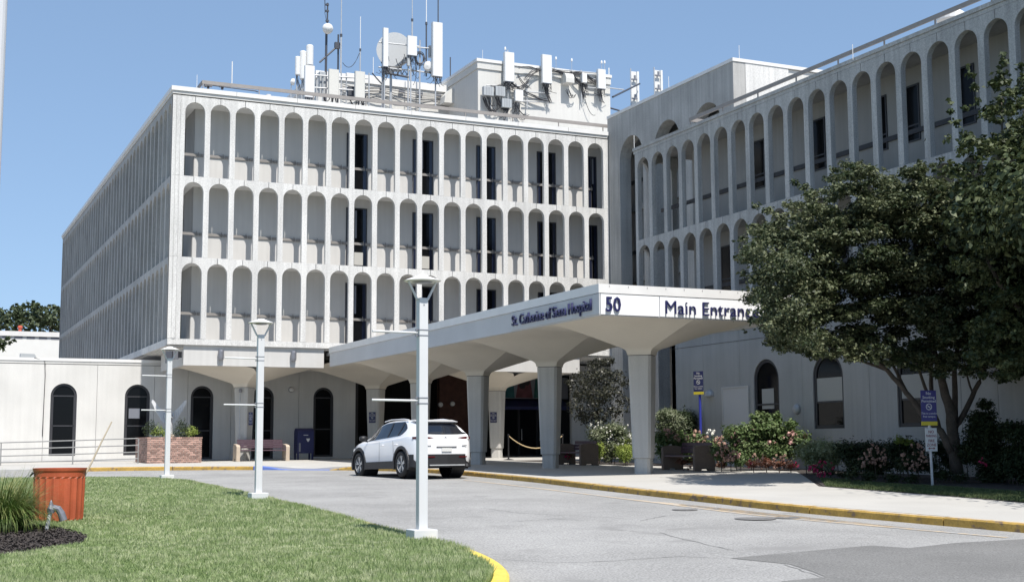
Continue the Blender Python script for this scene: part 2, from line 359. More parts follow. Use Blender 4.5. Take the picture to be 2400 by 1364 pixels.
def resample(P, step):
    out = [Vector((*P[0], 0))]; acc = 0.
    # Catmull-Rom through the points, then even spacing
    C = []
    for i in range(len(P)-1):
        p0 = Vector((*P[max(i-1, 0)], 0)); p1 = Vector((*P[i], 0)); p2 = Vector((*P[i+1], 0)); p3 = Vector((*P[min(i+2, len(P)-1)], 0))
        for k in range(12):
            t = k/12; C.append(.5*((2*p1)+(p2-p0)*t+(2*p0-5*p1+4*p2-p3)*t*t+(3*p1-p0-3*p2+p3)*t**3))
    C.append(Vector((*P[-1], 0))); out = [C[0]]; rem = step
    for a, b in zip(C, C[1:]):
        L = (b-a).length; pos = 0
        while L-pos >= rem: pos += rem; out.append(a.lerp(b, pos/L)); rem = step
        rem -= (L-pos)
    return out
def offset(pts, d):
    o = []
    for i, p in enumerate(pts):
        t = (pts[min(i+1, len(pts)-1)]-pts[max(i-1, 0)]).normalized(); o.append(p+Vector((t.y, -t.x, 0))*d)
    return o
kp = resample(KR, .3)
# the drop kerb: painted blue, dips to the road between y 40.2 and 42.2 on the curve
def dropk(p):
    q = p.x
    if p.y > 38 and 10.2 < p.x < 13.2:
        a = abs(p.x-11.85); return min(1, max(.12, (a-.55)/.55)) if a < 1.1 else 1.
    return 1.
def kerbstones(pts, inner, matf, width=.16, top=KERB, step=9, name='kerb_stone', parent=None, drop=None):
    n = len(pts); inn = offset(pts, inner); i = 0; k = 0
    while i < n-1:
        j = min(i+step, n-1); vs = []; fs = []
        for q in range(i, j+1):
            a, b = pts[q].copy(), inn[q].copy()
            if q == i: t = (pts[q+1]-pts[q]).normalized()*.012; a += t; b += t
            if q == j: t = (pts[q]-pts[q-1]).normalized()*.012; a -= t; b -= t
            dr = drop(pts[q]) if drop else 1.
            jt = .004*math.sin(k*2.3)
            za = zr(a.x, a.y); out = (b-a).normalized()
            h = top*dr+jt
            vs += [(a.x, a.y, za-.2), (a.x, a.y, za+h-.025), (a.x+out.x*.025, a.y+out.y*.025, za+h), (b.x, b.y, zr(b.x, b.y)+h), (b.x, b.y, za-.2)]
        m = j-i+1
        for q in range(m-1):
            for e in range(4): fs.append((q*5+e, q*5+e+1, (q+1)*5+e+1, (q+1)*5+e))
        fs.append((0, 4, 3, 2, 1)); c = (m-1)*5; fs.append((c, c+1, c+2, c+3, c+4))
        mt_ = matf(pts[(i+j)//2]); ko = MB().add(vs, fs).build(name, mt_, parent)
        if mt_ == 'kerby':
            ko.data.materials.append(MT['kerbt'])
            for f in ko.data.polygons: f.material_index = 1 if abs(f.normal.z) > .9 else 0
        i = j; k += 1
kerb = tag(bpy.data.objects.new('kerb', None), kind='structure'); col.objects.link(kerb)
def km(p):
    if p.y > 38 and 10.9 < p.x < 12.9: return 'kerbb'
    if p.x > 6.4: return 'kerby'
    return 'kerbg'
kerbstones(kp, .16, km, parent=kerb, drop=dropk)
inn = offset(kp, .165)
walkpoly = [(p.x, p.y) for p in inn[::2]]+[(-40, 56), (60, 56), (60, 46), (20.6, 46), (20.6, 38.2), (21.7, 33.2), (21.7, 29.0), (17.15, 22.2), (16.75, 16.3), (17.3, 4), (19, -12)]
wk = sheet('pavement', walkpoly, KERB, 'walk', skirt=.2)
for v in wk.data.vertices:      # the drop in the pavement behind the blue kerb
    d = math.hypot(v.co.x-11.85, v.co.y-41.9)
    if d < 1.2: v.co.z -= KERB*.8*(1-d/1.2)
sheet('flower_bed', [(20.58, 46), (20.58, 38.2), (21.68, 33.2), (21.68, 29.02), (17.10, 22.2), (16.72, 16.3), (17.28, 4), (23.3, 4), (23.3, 46)], KERB-.012, 'mulch', skirt=.2)
sheet('grass_verge', [(17.22, 22.15), (16.8, 16.3), (17.35, 4), (18.85, 4), (18.85, 22.2), (19.15, 25.0)], KERB+.004, 'mulch', skirt=.2)
LW = [(3.0, 8.3), (4.1, 9.6), (5.0, 11.0), (5.55, 12.3), (5.9, 13.9), (6.0, 15.4), (6.05, 17.3), (6.15, 20.8), (6.2, 24.6), (6.25, 30.3), (5.95, 33.2), (4.6, 35.2), (2.2, 35.7), (-3, 35.7), (-10, 35.7)]
lp = resample(LW, .3); lin = offset(lp, -.15)
lk = tag(bpy.data.objects.new('lawn_kerb', None), kind='structure'); col.objects.link(lk)
kerbstones(lp, -.15, lambda p: 'kerbyy', top=.105, step=11, parent=lk)
lawnpoly = [(p.x, p.y) for p in lin[::2]]+[(-40, 36), (-40, 6), (-3, 6.5), (1, 7.4)]
def mound(x, y): return .05*max(0, min(1, (5.9-x)/1.5))*max(0, min(1, (35-y)/2.))*max(0, min(1, (y-8)/3.))
lawn = sheet('lawn', lawnpoly, .10, 'turf', skirt=.12)
b = bmesh.new(); b.from_mesh(lawn.data); bmesh.ops.subdivide_edges(b, edges=[e for e in b.edges if e.calc_length() > 1.2], cuts=3, use_grid_fill=True)
for v in b.verts:
    if v.normal.z > .5 or True: v.co.z += mound(v.co.x, v.co.y) if v.co.z > zr(v.co.x, v.co.y)+.05 else 0
b.to_mesh(lawn.data); b.free()
def lz(x, y): return zr(x, y)+.10+mound(x, y)
mb = [G(u, v, .13) for u, v in [(-60, 1330), (-60, 1238), (30, 1236), (110, 1240), (170, 1252), (206, 1263), (190, 1276), (110, 1290), (60, 1300), (0, 1306)]]
mbp = [(p.x, p.y) for p in mb]
sheet('mulch_bed', mbp, .165, 'mulch', skirt=.1)
def inpoly(x, y, P):
    c = np.zeros(len(x), bool); n = len(P); j = n-1
    for i in range(n):
        xi, yi = P[i]; xj, yj = P[j]
        c ^= ((yi > y) != (yj > y)) & (x < (xj-xi)*(y-yi)/(yj-yi+1e-12)+xi); j = i
    return c
# road patch, painted line, manholes, cracks
pt = [G(u, v) for u, v in [(1712, 1308), (1860, 1294), (2040, 1278), (2130, 1284), (2240, 1272), (2420, 1262)]]+[Vector((16.5, 9, 0)), Vector((14, 4, 0)), Vector((6.8, 6.0, 0))]+[G(u, v) for u, v in [(1830, 1362), (1935, 1352), (1905, 1340), (1850, 1322)]]
sheet('road_patch', [(p.x, p.y) for p in pt], .004, 'patch')
yl = [G(u, v) for u, v in [(1088, 1125), (1250, 1143), (1400, 1161), (1600, 1186), (1800, 1210), (2100, 1237), (2385, 1262)]]
ylp = resample([(p.x, p.y) for p in yl], .5); a = offset(ylp, .05); c = offset(ylp, -.05)
sheet('yellow_road_line', [(p.x, p.y) for p in a]+[(p.x, p.y) for p in reversed(c)], .006, 'line')
for (u, v, r) in ((1770, 1215, .32), (1845, 1213, .2), (1605, 1194, .22)):
    p = G(u, v, .005); q = MB().lathe([(0, 0), (r*.6, 0.004), (r*.62, .009), (r*.96, .009), (r, .002)], (p.x, p.y, p.z), 24)
    tag(q.build('manhole_cover', 'manhole'), {1770: 'dark round manhole cover in the driveway, the largest one', 1845: 'small manhole cover beside the large one on the worn yellow line', 1605: 'faint small round cover in the driveway nearest the car'}[u], 'manhole cover', 'covers set in the driveway')
cr = tag(bpy.data.objects.new('road_cracks', None), kind='structure'); cm = MB()
def crack(pts, w=.008):
    P = [G(u, v, .003) for u, v in pts]; Q = []
    for a, b in zip(P, P[1:]):
        n = max(2, int((b-a).length/.12))
        for i in range(n): q = a.lerp(b, i/n); Q.append(q+Vector((random.uniform(-.02, .02), random.uniform(-.03, .03), 0)))
    for a, b in zip(Q, Q[1:]):
        t = (b-a); t.z = 0; t = Vector((t.y, -t.x, 0)).normalized()*w*random.uniform(.5, 1.4)
        cm.add([a-t, a+t, b+t, b-t], [(0, 1, 2, 3)])
for pts in ([(1545, 1247), (1600, 1262), (1660, 1276), (1730, 1291)], [(1340, 1238), (1430, 1240), (1540, 1248)], [(1180, 1310), (1300, 1318), (1420, 1314), (1600, 1303), (1712, 1308)], [(1840, 1322), (1880, 1336), (1925, 1352), (1990, 1362)],
            [(1130, 1190), (1220, 1202), (1350, 1208), (1480, 1215)], [(1200, 1222), (1300, 1215), (1380, 1220)], [(700, 1150), (800, 1147), (900, 1152)], [(1900, 1330), (2000, 1345), (2080, 1364)], [(640, 1130), (760, 1128)], [(1500, 1220), (1560, 1208), (1640, 1205)]): crack(pts)
bpy.data.objects.remove(cr); tag(cm.build('road_cracks', 'crack', fix=False), kind='structure')
# ------------------------------------------------------------------ sky is the world; main building
D = 49.5; BAY = .9615; ZL = [4.0, 7.085, 10.18, 13.27]; C0 = 9.51
main = thing('hospital_building', 'large pale precast concrete hospital block with three rows of tall arches and rooftop penthouses', 'building', (18, 60, -.6))
HO = .3775; TH = .16; G2 = .010
def tpanel(full=True, left=True, right=True, H=3.09, wl=None, wr=None, solidL=None, solidR=None):
    """precast piece: mullion with the spandrel halves of the two arches beside it; x across, z up, y = depth"""
    hb = BAY/2; zc = H-.225; zs = zc-HO; hm = hb-HO; P = []
    n = 9
    P.append((-hb+G2, H-.004)) if left else P.append((-solidL, H-.004))
    if left:
        P.append((-hb+G2, zc))
        for i in range(1, n+1): t = math.pi/2*i/n; P.append((-hb+HO*math.sin(t), zs+HO*math.cos(t)))
        P.append((-hm, .0))
    else: P.append((-solidL, .0))
    if right:
        P.append((hm, .0))
        for i in range(n, 0, -1): t = math.pi/2*i/n; P.append((hb-HO*math.sin(t), zs+HO*math.cos(t)))
        P.append((hb-G2, zc)); P.append((hb-G2, H-.004))
    else: P.append((solidR, .0)); P.append((solidR, H-.004))
    return MB().prism(P, 0, TH, 'Y')
PM = {}
for key, kw in dict(full={}, endL=dict(left=False, solidL=0.07), endR=dict(right=False, solidR=.135)).items():
    PM[key] = {}
    for fi in range(3): PM[key][fi] = tpanel(H=ZL[fi+1]-ZL[fi], **kw).mesh('facade_panel', 'agg')
PMW = {}  # panel copies in the shade-darkened concrete
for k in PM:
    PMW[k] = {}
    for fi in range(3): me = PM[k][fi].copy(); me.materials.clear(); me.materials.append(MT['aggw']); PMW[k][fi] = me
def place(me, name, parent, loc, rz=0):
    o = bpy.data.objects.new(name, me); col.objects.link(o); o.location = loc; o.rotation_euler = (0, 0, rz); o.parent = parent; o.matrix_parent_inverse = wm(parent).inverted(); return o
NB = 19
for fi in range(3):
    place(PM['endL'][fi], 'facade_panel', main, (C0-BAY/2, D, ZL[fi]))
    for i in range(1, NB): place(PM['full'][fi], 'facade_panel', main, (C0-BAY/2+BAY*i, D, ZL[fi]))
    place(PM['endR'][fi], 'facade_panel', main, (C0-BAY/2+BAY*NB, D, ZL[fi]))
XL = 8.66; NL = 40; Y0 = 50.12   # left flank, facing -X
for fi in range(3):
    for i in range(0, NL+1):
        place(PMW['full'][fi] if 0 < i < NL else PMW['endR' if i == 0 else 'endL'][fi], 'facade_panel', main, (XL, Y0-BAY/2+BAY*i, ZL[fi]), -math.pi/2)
YE = Y0+BAY*(NL-.5)+.15
# corner posts, one per storey, with a groove
for fi in range(3):
    z0, z1 = ZL[fi]+.004, ZL[fi+1]-.004
    m = MB(); m.box(XL-.0, XL+.135, D+.0, D+.12, z0, z1); m.box(XL+.150, XL+.29, D-.012, D+.16, z0, z1); m.box(XL+.012, XL+.16, D+.12, D+.135, z0, z1)
    m.build('corner_post', 'agg', main)
# base beam under the lowest panels
XR = 27.46
m = MB(); m.box(XL+.01, XR, D+.005, D+.17, 3.78, 3.995); m.build('base_beam', 'agg', main)
m = MB(); m.box(XL, XL+.17, D+.18, YE, 3.74, 3.995); m.build('base_beam', 'agg', main)
# storeys: floor slabs, inner walls
XI, YI = 9.72, 50.6
m = MB(); m.box(XI, 32.0, YI, YE, 3.79, 13.26); m.build('inner_wall', 'inner', main)
for k, z in enumerate(ZL):
    m = MB(); m.box(XL+.16, XR, D+.16, YI, z-.19, z-.005); m.box(XL+.16, XI, YI, YE, z-.19, z-.005); m.build('floor_slab', 'ceil', main)
    MB().box(XL+.165, XR, D+.165, YI, z-.004, z+.004).build('bounce_absorber', 'roof', main)  # dark sheet added over the slab to cut sunlight bouncing up
m = MB(); m.box(XL-.02, XR-.05, D-.02, YE+.02, 13.315, 13.43); m.build('cornice', 'cornice', main)
m = MB(); m.box(XL-.07, XR-.0, D-.07, D+.35, 13.434, 13.60); m.box(XL-.07, XL+.35, D+.35, YE+.07, 13.434, 13.60); m.box(XL+.35, XR, YE-.3, YE+.07, 13.434, 13.6); m.build('coping', 'white', main)
for i in range(1, 9):
    x = XL+i*2.4; MB().box(x, x+.012, D-.074, D-.06, 13.44, 13.6).build('coping_joint', 'joint', main)
MB().box(XL+.03, XR-.06, D+.03, YE, 13.272, 13.313).build('shadow_gap', 'joint', main)
m = MB(); m.box(XL+.3, XR+.5, D+.3, YE-.2, 13.3, 13.45); m.build('roof', 'roof', main)
MB().box(XI-.02, XI-.002, YI+.03, YE, 3.99, 13.2).build('flank_shade_sheet', 'flank', main)  # dark sheet over the inner wall, painting in the flank recess shade
# ledges (bars) and windows on the inner wall
wins = [(15.87, 16.765), (18.74, 19.655), (21.625, 22.52), (24.50, 25.41), (27.0, 27.44)]
for fi in range(3):
    zb = ZL[fi]+1.0
    for i in range(NB):
        xc = C0+BAY*i-.06
        m = MB(); m.box(xc-BAY/2+.02, xc+BAY/2-.02, YI-.05, YI-.002, zb+.005, zb+.11); m.box(xc+HO+.02, xc+HO+.045, YI-.07, YI-.05, zb-.02, zb+.17); m.build('ledge', 'bar', main)
    for wi, (x0, x1) in enumerate(wins):
        z0, z1 = ZL[fi]+.09, ZL[fi]+2.53
        m = MB(); f = .05
        for a in ((x0, x0+f), (x1-f, x1)): m.box(a[0], a[1], YI-.03, YI-.001, z0, z1)
        m.box(x0+f, x1-f, YI-.03, YI-.001, z1-f, z1); m.box(x0+f, x1-f, YI-.03, YI-.001, z0, z0+f)
        xm = x0+(x1-x0)*.36; m.box(xm-.02, xm+.02, YI-.03, YI-.001, z0+f, z1-f)
        wf = m.build('window', 'dark', main)
        MB().box(x0+f, x1-f, YI-.018, YI-.006, z0+f, z1-f).build('pane', 'glass', wf)
        mm = MB(); mm.box(x0+f, x0+f+.10, YI-.022, YI-.0185, z0+f, z1-f); mm.box(x1-f-.13, x1-f, YI-.022, YI-.0185, z0+f, z1-f); mm.build('side_light', 'glassb', wf)
        if (wi+fi) % 3 != 2: MB().box(xm+.05, xm+.13, YI-.024, YI-.0225, z0+1.2, z1-f-.05).build('curtain', 'curtain', wf)
        if (wi, fi) in ((0, 1), (1, 1)): MB().box(xm+.03, x1-.17, YI-.026, YI-.0235, z0+.1, z0+.62).build('blind', 'blind', wf)
# left flank inner wall windows (dark glimpses)
for fi in range(3):
    for i in range(2, NL, 3):
        y = Y0+BAY*i+.4; z0, z1 = ZL[fi]+.09, ZL[fi]+2.53
        MB().box(XI-.04, XI-.021, y, y+.9, z0, z1).build('window', 'glass', main)
# ground floor undercroft: beams, columns, funnel vaults
GP = [(.44, 2.31), (.452, 2.36), (.475, 2.41), (.51, 2.445), (.57, 2.478), (.68, 2.512), (.825, 2.555), (1.1, 2.64), (1.4, 2.73), (1.82, 2.85), (2.2, 2.955), (2.45, 3.01), (2.735, 3.05)]
def gz(h): return float(np.interp(h, [a for a, _ in GP], [b for _, b in GP]))
SG = [2.735, 3.2, 3.65, 4.5, 5.6]; ZG = [3.05, 3.095, 3.127, 3.165, 3.19]
def gs(t): return gz(t) if t <= 2.735 else float(np.interp(t, SG, ZG))
def vault(cx, cy, x0, x1, y0, y1, parent, name='vault'):
    """flared capital: height depends on |x|+|y|, so four folds run out along the axes from the corners of the turned column"""
    hs = [a for a, _ in GP]; m = MB(); K = 12
    for sx_, X in ((1, x1-cx), (-1, cx-x0)):
        for sy_, Y in ((1, y1-cy), (-1, cy-y0)):
            vs = []; fs = []; rows = hs+[3.0, 3.3, 3.65, 4.1, 4.6, 5.1, X+Y]
            for r in rows:
                r = min(r, X+Y); a0, a1 = max(0., r-Y), min(X, r)
                for k in range(K+1):
                    a = a0+(a1-a0)*k/K; vs.append((cx+sx_*a, cy+sy_*(r-a), gs(r)))
            for i in range(len(rows)-1):
                for k in range(K): fs.append((i*(K+1)+k, i*(K+1)+k+1, (i+1)*(K+1)+k+1, (i+1)*(K+1)+k))
            m.add(vs, fs)
    return m.build(name, 'vault', parent, smooth=True, fix=False)
def column(cx, cy, parent):
    zb = zr(cx, cy)+KERB-.02
    def ring(h, z, c=.045): # diamond with clipped corners
        P = []
        for a in range(4):
            t = math.pi/2*a; d = Vector((math.cos(t), math.sin(t))); e = Vector((-d.y, d.x)); P += [(cx+(d*(h-c)-e*c)[0], cy+(d*(h-c)-e*c)[1], z), (cx+(d*(h-c)+e*c)[0], cy+(d*(h-c)+e*c)[1], z)]
        return P
    def solid(rs, name, mt):
        vs = [p for r in rs for p in r]; fs = [tuple(reversed(range(8)))]
        for i in range(len(rs)-1):
            for k in range(8): fs.append((i*8+k, i*8+(k+1) % 8, (i+1)*8+(k+1) % 8, (i+1)*8+k))
        fs.append(tuple(range((len(rs)-1)*8, len(rs)*8))); return MB().add(vs, fs).build(name, mt, parent)
    solid([ring(.295, zb), ring(.295, zb+.42)], 'column_base', 'colm')
    solid([ring(.335, zb+.425), ring(.345, zb+.43), ring(.44, 2.292)], 'column', 'colm')
    solid([ring(.425, 2.285), ring(.425, 2.318)], 'column_joint', 'joint')
m = MB(); m.box(9.30, 14.72, 49.62, 49.80, 3.02, 3.778); m.box(9.30, 9.48, 49.80, 54.4, 3.02, 3.778); m.build('soffit_beam', 'inner', main)
MB().box(XL+.2, XR, D+.2, YE, 3.70, 3.775).build('soffit', 'inner', main)
column(12.12, 51.75, main); vault(12.12, 51.75, 9.38, 14.72, 49.70, 54.4, main)
column(23.05, 51.75, main); vault(23.05, 51.75, 20.31, 25.8, 49.70, 54.4, main)
m = MB(); m.box(20.31, 25.8, 49.62, 49.80, 3.02, 3.778); m.box(25.8, 25.98, 49.62, 54.4, 3.02, 3.778); m.build('soffit_beam', 'inner', main)
# speakers / lights hung on the beam and conduit with camera on the column
for (u, v) in ((518, 831), (688, 834)):
    p = onY(u, v, 49.5); MB().lathe([(.0, -.19), (.10, -.19), (.115, -.1), (.115, .12), (.10, .19), (0, .19)], p, 14).build('wall_speaker', 'lampg', None, smooth=False)
for i, o in enumerate([o for o in bpy.data.objects if o.name.startswith('wall_speaker')]):
    tag(o, ['grey cylinder speaker under the concrete beam, the left of two', 'grey cylinder speaker under the concrete beam, the right one near the canopy'][i], 'speaker', 'cylinder speakers under the beam')
p = onY(403, 832, 49.6); t = thing('security_floodlight', 'dark twin box floodlight hung at the corner under the arches', 'floodlight', p)
MB().obox(p+Vector((-.12, 0, -.05)), (.2, .22, .5)).build('housing', 'gunmetal', t); MB().obox(p+Vector((.1, .0, .02)), (.22, .2, .34), .3).build('housing', 'lampg', t); MB().obox(p+Vector((.27, -.02, .02)), (.14, .12, .22), .3).build('lamp_head', 'black', t)
cb = Vector((12.12-.24, 51.75-.27, 0)); t = thing('conduit', 'thin conduit with junction box and camera fixed to the white column', 'conduit', (cb.x, cb.y, 0))
m = MB().tube([(cb.x, cb.y, -.5), (cb.x, cb.y, 2.2)], .018, 6); m.build('pipe', 'galv', t); MB().obox((cb.x, cb.y-.03, .35), (.07, .06, .18)).build('junction_box', 'galv', t); MB().lathe([(0, -.09), (.05, -.08), (.07, 0), (.05, .07), (0, .08)], (cb.x, cb.y-.05, 2.18), 12).build('camera_dome', 'lampg', t)
# ------------------------------------------------------------------ low building in front of / under the main block (wall facing the forecourt)
YW = 54.9; ZT = 3.55
low = thing('low_annex', 'single storey pale stucco annex with tall dark arched windows running under the main block', 'building', (5, 55, -.6))
WX = [(2.9, None)]
def arch_poly(c, hw, zb, zc, n=14):
    zs = zc-hw; return [(c-hw, zb), (c+hw, zb)]+[(c+hw*math.cos(t*math.pi/n), zs+hw*math.sin(t*math.pi/n)) for t in range(n+1)]
def wall_with_arches(name, a0, a1, z0, z1, wins, axis, pos, th, m, parent, pieces=None):
    """wall slab with arched holes, cut into vertical panels between joints"""
    segs = sorted(pieces or [a0, a1]); out = []
    for sa, sb in zip(segs, segs[1:]):
        W = [w_ for w_ in wins if sa < w_[0] < sb]
        # build as polygon strips: for each window, left jamb, lintel pieces, sill
        m_ = MB(); g = .006; x = sa+g; n = 14
        def quadp(P):
            m_.prism(P, pos, pos+th, axis)
        for (c, hw, zb, zc) in W:
            quadp([(x, z0), (c-hw, z0), (c-hw, z1), (x, z1)])
            zs = zc-hw; arc = [(c-hw*math.cos(t*math.pi/n), zs+hw*math.sin(t*math.pi/n)) for t in range(n+1)]
            for q in range(n): quadp([arc[q], arc[q+1], (arc[q+1][0], z1), (arc[q][0], z1)])
            if zb > z0: quadp([(c-hw, z0), (c+hw, z0), (c+hw, zb), (c-hw, zb)])
            x = c+hw
        quadp([(x, z0), (sb-g, z0), (sb-g, z1), (x, z1)])
        me = m_.mesh(name, m); b = bmesh.new(); b.from_mesh(me); bmesh.ops.remove_doubles(b, verts=b.verts, dist=1e-4)
        # drop inner faces shared by two strips
        seen = {}
        for f in b.faces: seen.setdefault(tuple(sorted(v.index for v in f.verts)), []).append(f)
        dl = [f for l in seen.values() if len(l) > 1 for f in l]; bmesh.ops.delete(b, geom=dl, context='FACES_ONLY')
        bmesh.ops.recalc_face_normals(b, faces=b.faces); b.to_mesh(me); b.free(); out.append(link(name, me, parent))
    return out
lw = [(float(onY(148, 980, YW).x), .50, -.33, 2.52), (float(onY(321, 980, YW).x), .50, -.33, 2.52), (float(onY(473, 980, YW).x), .47, -.52, 2.5), (float(onY(616, 980, YW).x), .47, -.52, 2.5), (float(onY(758, 980, YW).x), .45, -.46, 2.5)]
XE = float(onY(833, 980, YW).x)
wall_with_arches('wall_panel', -30, XE, -.75, 3.28, lw, 'Y', YW, .25, 'stucco', low, [-30, -12, -7, -2.5, 0.6, 2.15, 4.9, 6.9, 9.15, 10.5, 12.3, 13.1, 15.2, XE])
MB().box(-30, XE, YW+.02, YW+.24, 3.285, 3.30).build('parapet_joint', 'joint', low)
MB().box(-30, XE, YW-.02, YW+.28, 3.302, 3.40).build('parapet', 'stucco', low); MB().box(-30, XE, YW-.05, YW+.3, 3.404, ZT-.03).build('coping', 'white', low)
MB().box(-30, XE, YW+.25, YW+30, 3.0, 3.2).build('roof', 'roof', low)
for (c, hw, zb, zc) in lw:
    P = arch_poly(c, hw, zb, zc); f = .09; Q = arch_poly(c, hw-f, zb+f, zc-f)
    vs = []; n = len(P)
    for y in (YW+.06, YW+.12):
        vs += [(x, y, z) for x, z in P]; vs += [(x, y, z) for x, z in Q]
    fs = []
    for i in range(n):
        j = (i+1) % n; fs += [(i, j, n+j, n+i), (n+i, n+j, 3*n+j, 3*n+i)]
    wf = MB().add(vs, fs).build('window', 'dark', low)
    MB().prism(Q, YW+.09, YW+.10, 'Y').build('pane', 'glass', wf)
    zs = zc-hw
    m = MB(); m.box(c-hw+f, c+hw-f, YW+.07, YW+.115, zs-.02, zs+.03); m.box(c-hw+f, c+hw-f, YW+.07, YW+.115, zb+1.15, zb+1.2)
    m.box(c-hw+f, c-hw+f+.03, YW+.07, YW+.115, zb+f, zs); m.box(c+hw-f-.03, c+hw-f, YW+.07, YW+.115, zb+f, zs); m.build('glazing_bar', 'dark', wf)
    # blinds and things behind the glass
c, hw, zb, zc = lw[0]
c2 = lw[1][0]
MB().box(c2-.32, c2+.12, YW+.085, YW+.088, 1.15, 1.55).build('blind', 'curtain', [o for o in low.children if o.name.startswith('window')][1])
m = MB(); m.box(-30, XE, YW-.10, YW-.002, -.8, -.54); m.build('plinth', 'curtain', low)
# recessed entrance: shade-darkened brick, doors, mural, awning
ent = thing('entrance_recess', 'dark recessed main entrance with brown brick walls and glass doors behind the canopy columns', 'entrance', (21, 57, -.56))
YR = 57.6
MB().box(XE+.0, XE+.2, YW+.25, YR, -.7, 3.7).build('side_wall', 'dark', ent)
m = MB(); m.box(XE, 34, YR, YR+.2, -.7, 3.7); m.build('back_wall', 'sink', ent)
MB().box(XE, 34, YW+.1, YR, 3.35, 3.69).build('ceiling', 'inner', ent)
bx0, bx1 = float(onY(1030, 980, 56.2).x), float(onY(1122, 980, 56.2).x)
bm_ = MB(); rowz = -.6; k = 0
while rowz < 3.3:
    x = bx0-(.1 if k % 2 else 0)
    while x < bx1: bm_.box(max(x, bx0), min(x+.2, bx1), 56.2, 56.3, rowz, rowz+.062); x += .212
    rowz += .074; k += 1
o = bm_.build('brickwork', 'brickd', ent, fix=False); o['kind'] = 'stuff'
MB().box(bx0, bx1, 56.215, 56.5, -.7, 3.35).build('pier', 'brickd', ent)
dx0, dx1 = float(onY(1172, 980, 56.8).x), float(onY(1300, 980, 56.8).x)
dw = (dx1-dx0)/3
for i in range(3):
    a = dx0+dw*i; m = MB(); m.box(a, a+.06, 56.75, 56.85, -.58, 1.75); m.box(a+dw-.06, a+dw, 56.75, 56.85, -.58, 1.75); m.box(a+.06, a+dw-.06, 56.75, 56.85, 1.68, 1.75); m.box(a+.06, a+dw-.06, 56.75, 56.85, -.58, -.45)
    d = m.build('door', 'black', ent); MB().box(a+.06, a+dw-.06, 56.79, 56.80, -.45, 1.68).build('pane', 'glass', d); MB().tube([(a+.12, 56.70, .2), (a+.12, 56.70, .75)], .015, 6).build('handle', 'galv', d)
aw = MB(); za = 1.78
aw.add([(dx0-.3, 56.7, za+.35), (dx1+.4, 56.7, za+.35), (dx1+.4, 55.9, za), (dx0-.3, 55.9, za), (dx0-.3, 56.7, za-.12), (dx1+.4, 56.7, za-.12), (dx1+.4, 55.9, za-.14), (dx0-.3, 55.9, za-.14)], [(0, 1, 2, 3), (3, 2, 6, 7), (0, 3, 7, 4), (1, 5, 6, 2), (4, 7, 6, 5)])
aw.build('awning', 'navy', ent)
MB().box(dx1+.3, 31, 55.6, 55.8, -.7, 3.35).build('lobby_wall', 'stucco', ent)
# mural: plain colour fields, darkened in colour for the entrance shade
mu = MB().box(dx0-.5, dx1+.6, 56.55, 56.6, 2.18, 3.2).build('mural_panel', 'curtain', None)
tag(mu, 'dim painted panel in pink, teal and ochre above the blue awning', 'mural')
cols = [((.40, .20, .04), dx0-.45, .55), ((.05, .25, .28), dx0+.15, .5), ((.35, .12, .14), dx0+.7, .9), ((.05, .28, .26), dx0+1.65, .5), ((.38, .22, .04), dx0+2.2, .6)]
for i, (c_, x, ww) in enumerate(cols):
    MT['mural%d' % i] = mat('mural_colour_%s' % ['ochre', 'teal', 'pink', 'sea', 'amber'][i], tuple(q*.35 for q in c_), .8, .3, 3)
    MB().prism([(x, 2.22), (x+ww, 2.2), (x+ww*.85, 3.1), (x+ww*.2, 3.15)], 56.54, 56.549, 'Y').build('colour_field', 'mural%d' % i, mu)
MB().lathe([(0, 0), (.17, 0), (.17, .004), (0, .004)], (dx0+1.05, 56.535, 2.8), 16, 'Y').build('dark_disc', 'black', mu)
MB().lathe([(0, 0), (.15, 0), (.15, .004), (0, .004)], (dx0+1.3, 56.533, 2.95), 16, 'Y').build('dark_disc', 'black', mu)
# small wall lights in the recess and on the annex wall
for (u, v, y, lab) in ((683, 913, YW-.06, 'small round bulkhead light on the annex wall above the blue mailbox side'), (1033, 948, 56.1, 'bright oval wall light in the dark entrance, the larger one'), (1061, 946, 56.1, 'tiny wall light in the dark entrance, right of the oval one')):
    p = onY(u, v, y); t = thing('wall_light', lab, 'wall light', p, 'small lights on the entrance walls'); MB().lathe([(.0, -.05), (.10, -.05), (.10, -.02), (.07, .03), (0, .05)], p+Vector((0, .02, 0)), 14, 'Y', None).build('lens', 'white', t, smooth=True); MB().lathe([(0, .03), (.12, .03), (.12, .07), (0, .07)], p, 14, 'Y').build('base', 'lampg', t)
# ------------------------------------------------------------------ entrance canopy
can = thing('entrance_canopy', 'long white entrance canopy on flared columns with blue lettering on its fascia', 'canopy', (17.5, 38, -.75))
CX = 17.49; CM = 5.47; CYS = [29.87+CM*i for i in range(4)]; cx0, cx1, cyf = CX-2.735, CX+2.735, 29.87-2.735; cyb = 48.95
for y in CYS: column(CX, y, can); vault(CX, y, cx0+.01, cx1-.01, y-2.735+.004, y+2.735-.004, can)
column(17.58, 51.75, can); vault(17.58, 51.75, 14.75, 20.30, 49.02, 54.4, can)
zt, zb_ = 3.77, 3.03
m = MB(); m.box(cx0-.0, cx0+.12, cyf+.0, cyb, zb_, 3.55); m.build('fascia', 'fascia', can)
m = MB(); m.box(cx1-.12, cx1, cyf, cyb, zb_, 3.55); m.build('fascia', 'fascia', can)
m = MB(); m.box(cx0+.12, cx1-.12, cyf, cyf+.12, zb_, 3.55); m.build('fascia', 'fascia', can)
m = MB(); m.box(cx0-.035, cx1+.035, cyf-.035, cyf+.14, 3.555, zt); m.build('cap_flashing', 'white', can)
m = MB(); m.box(cx0-.035, cx0+.14, cyf+.145, cyb, 3.555, zt); m.build('cap_flashing', 'white', can)
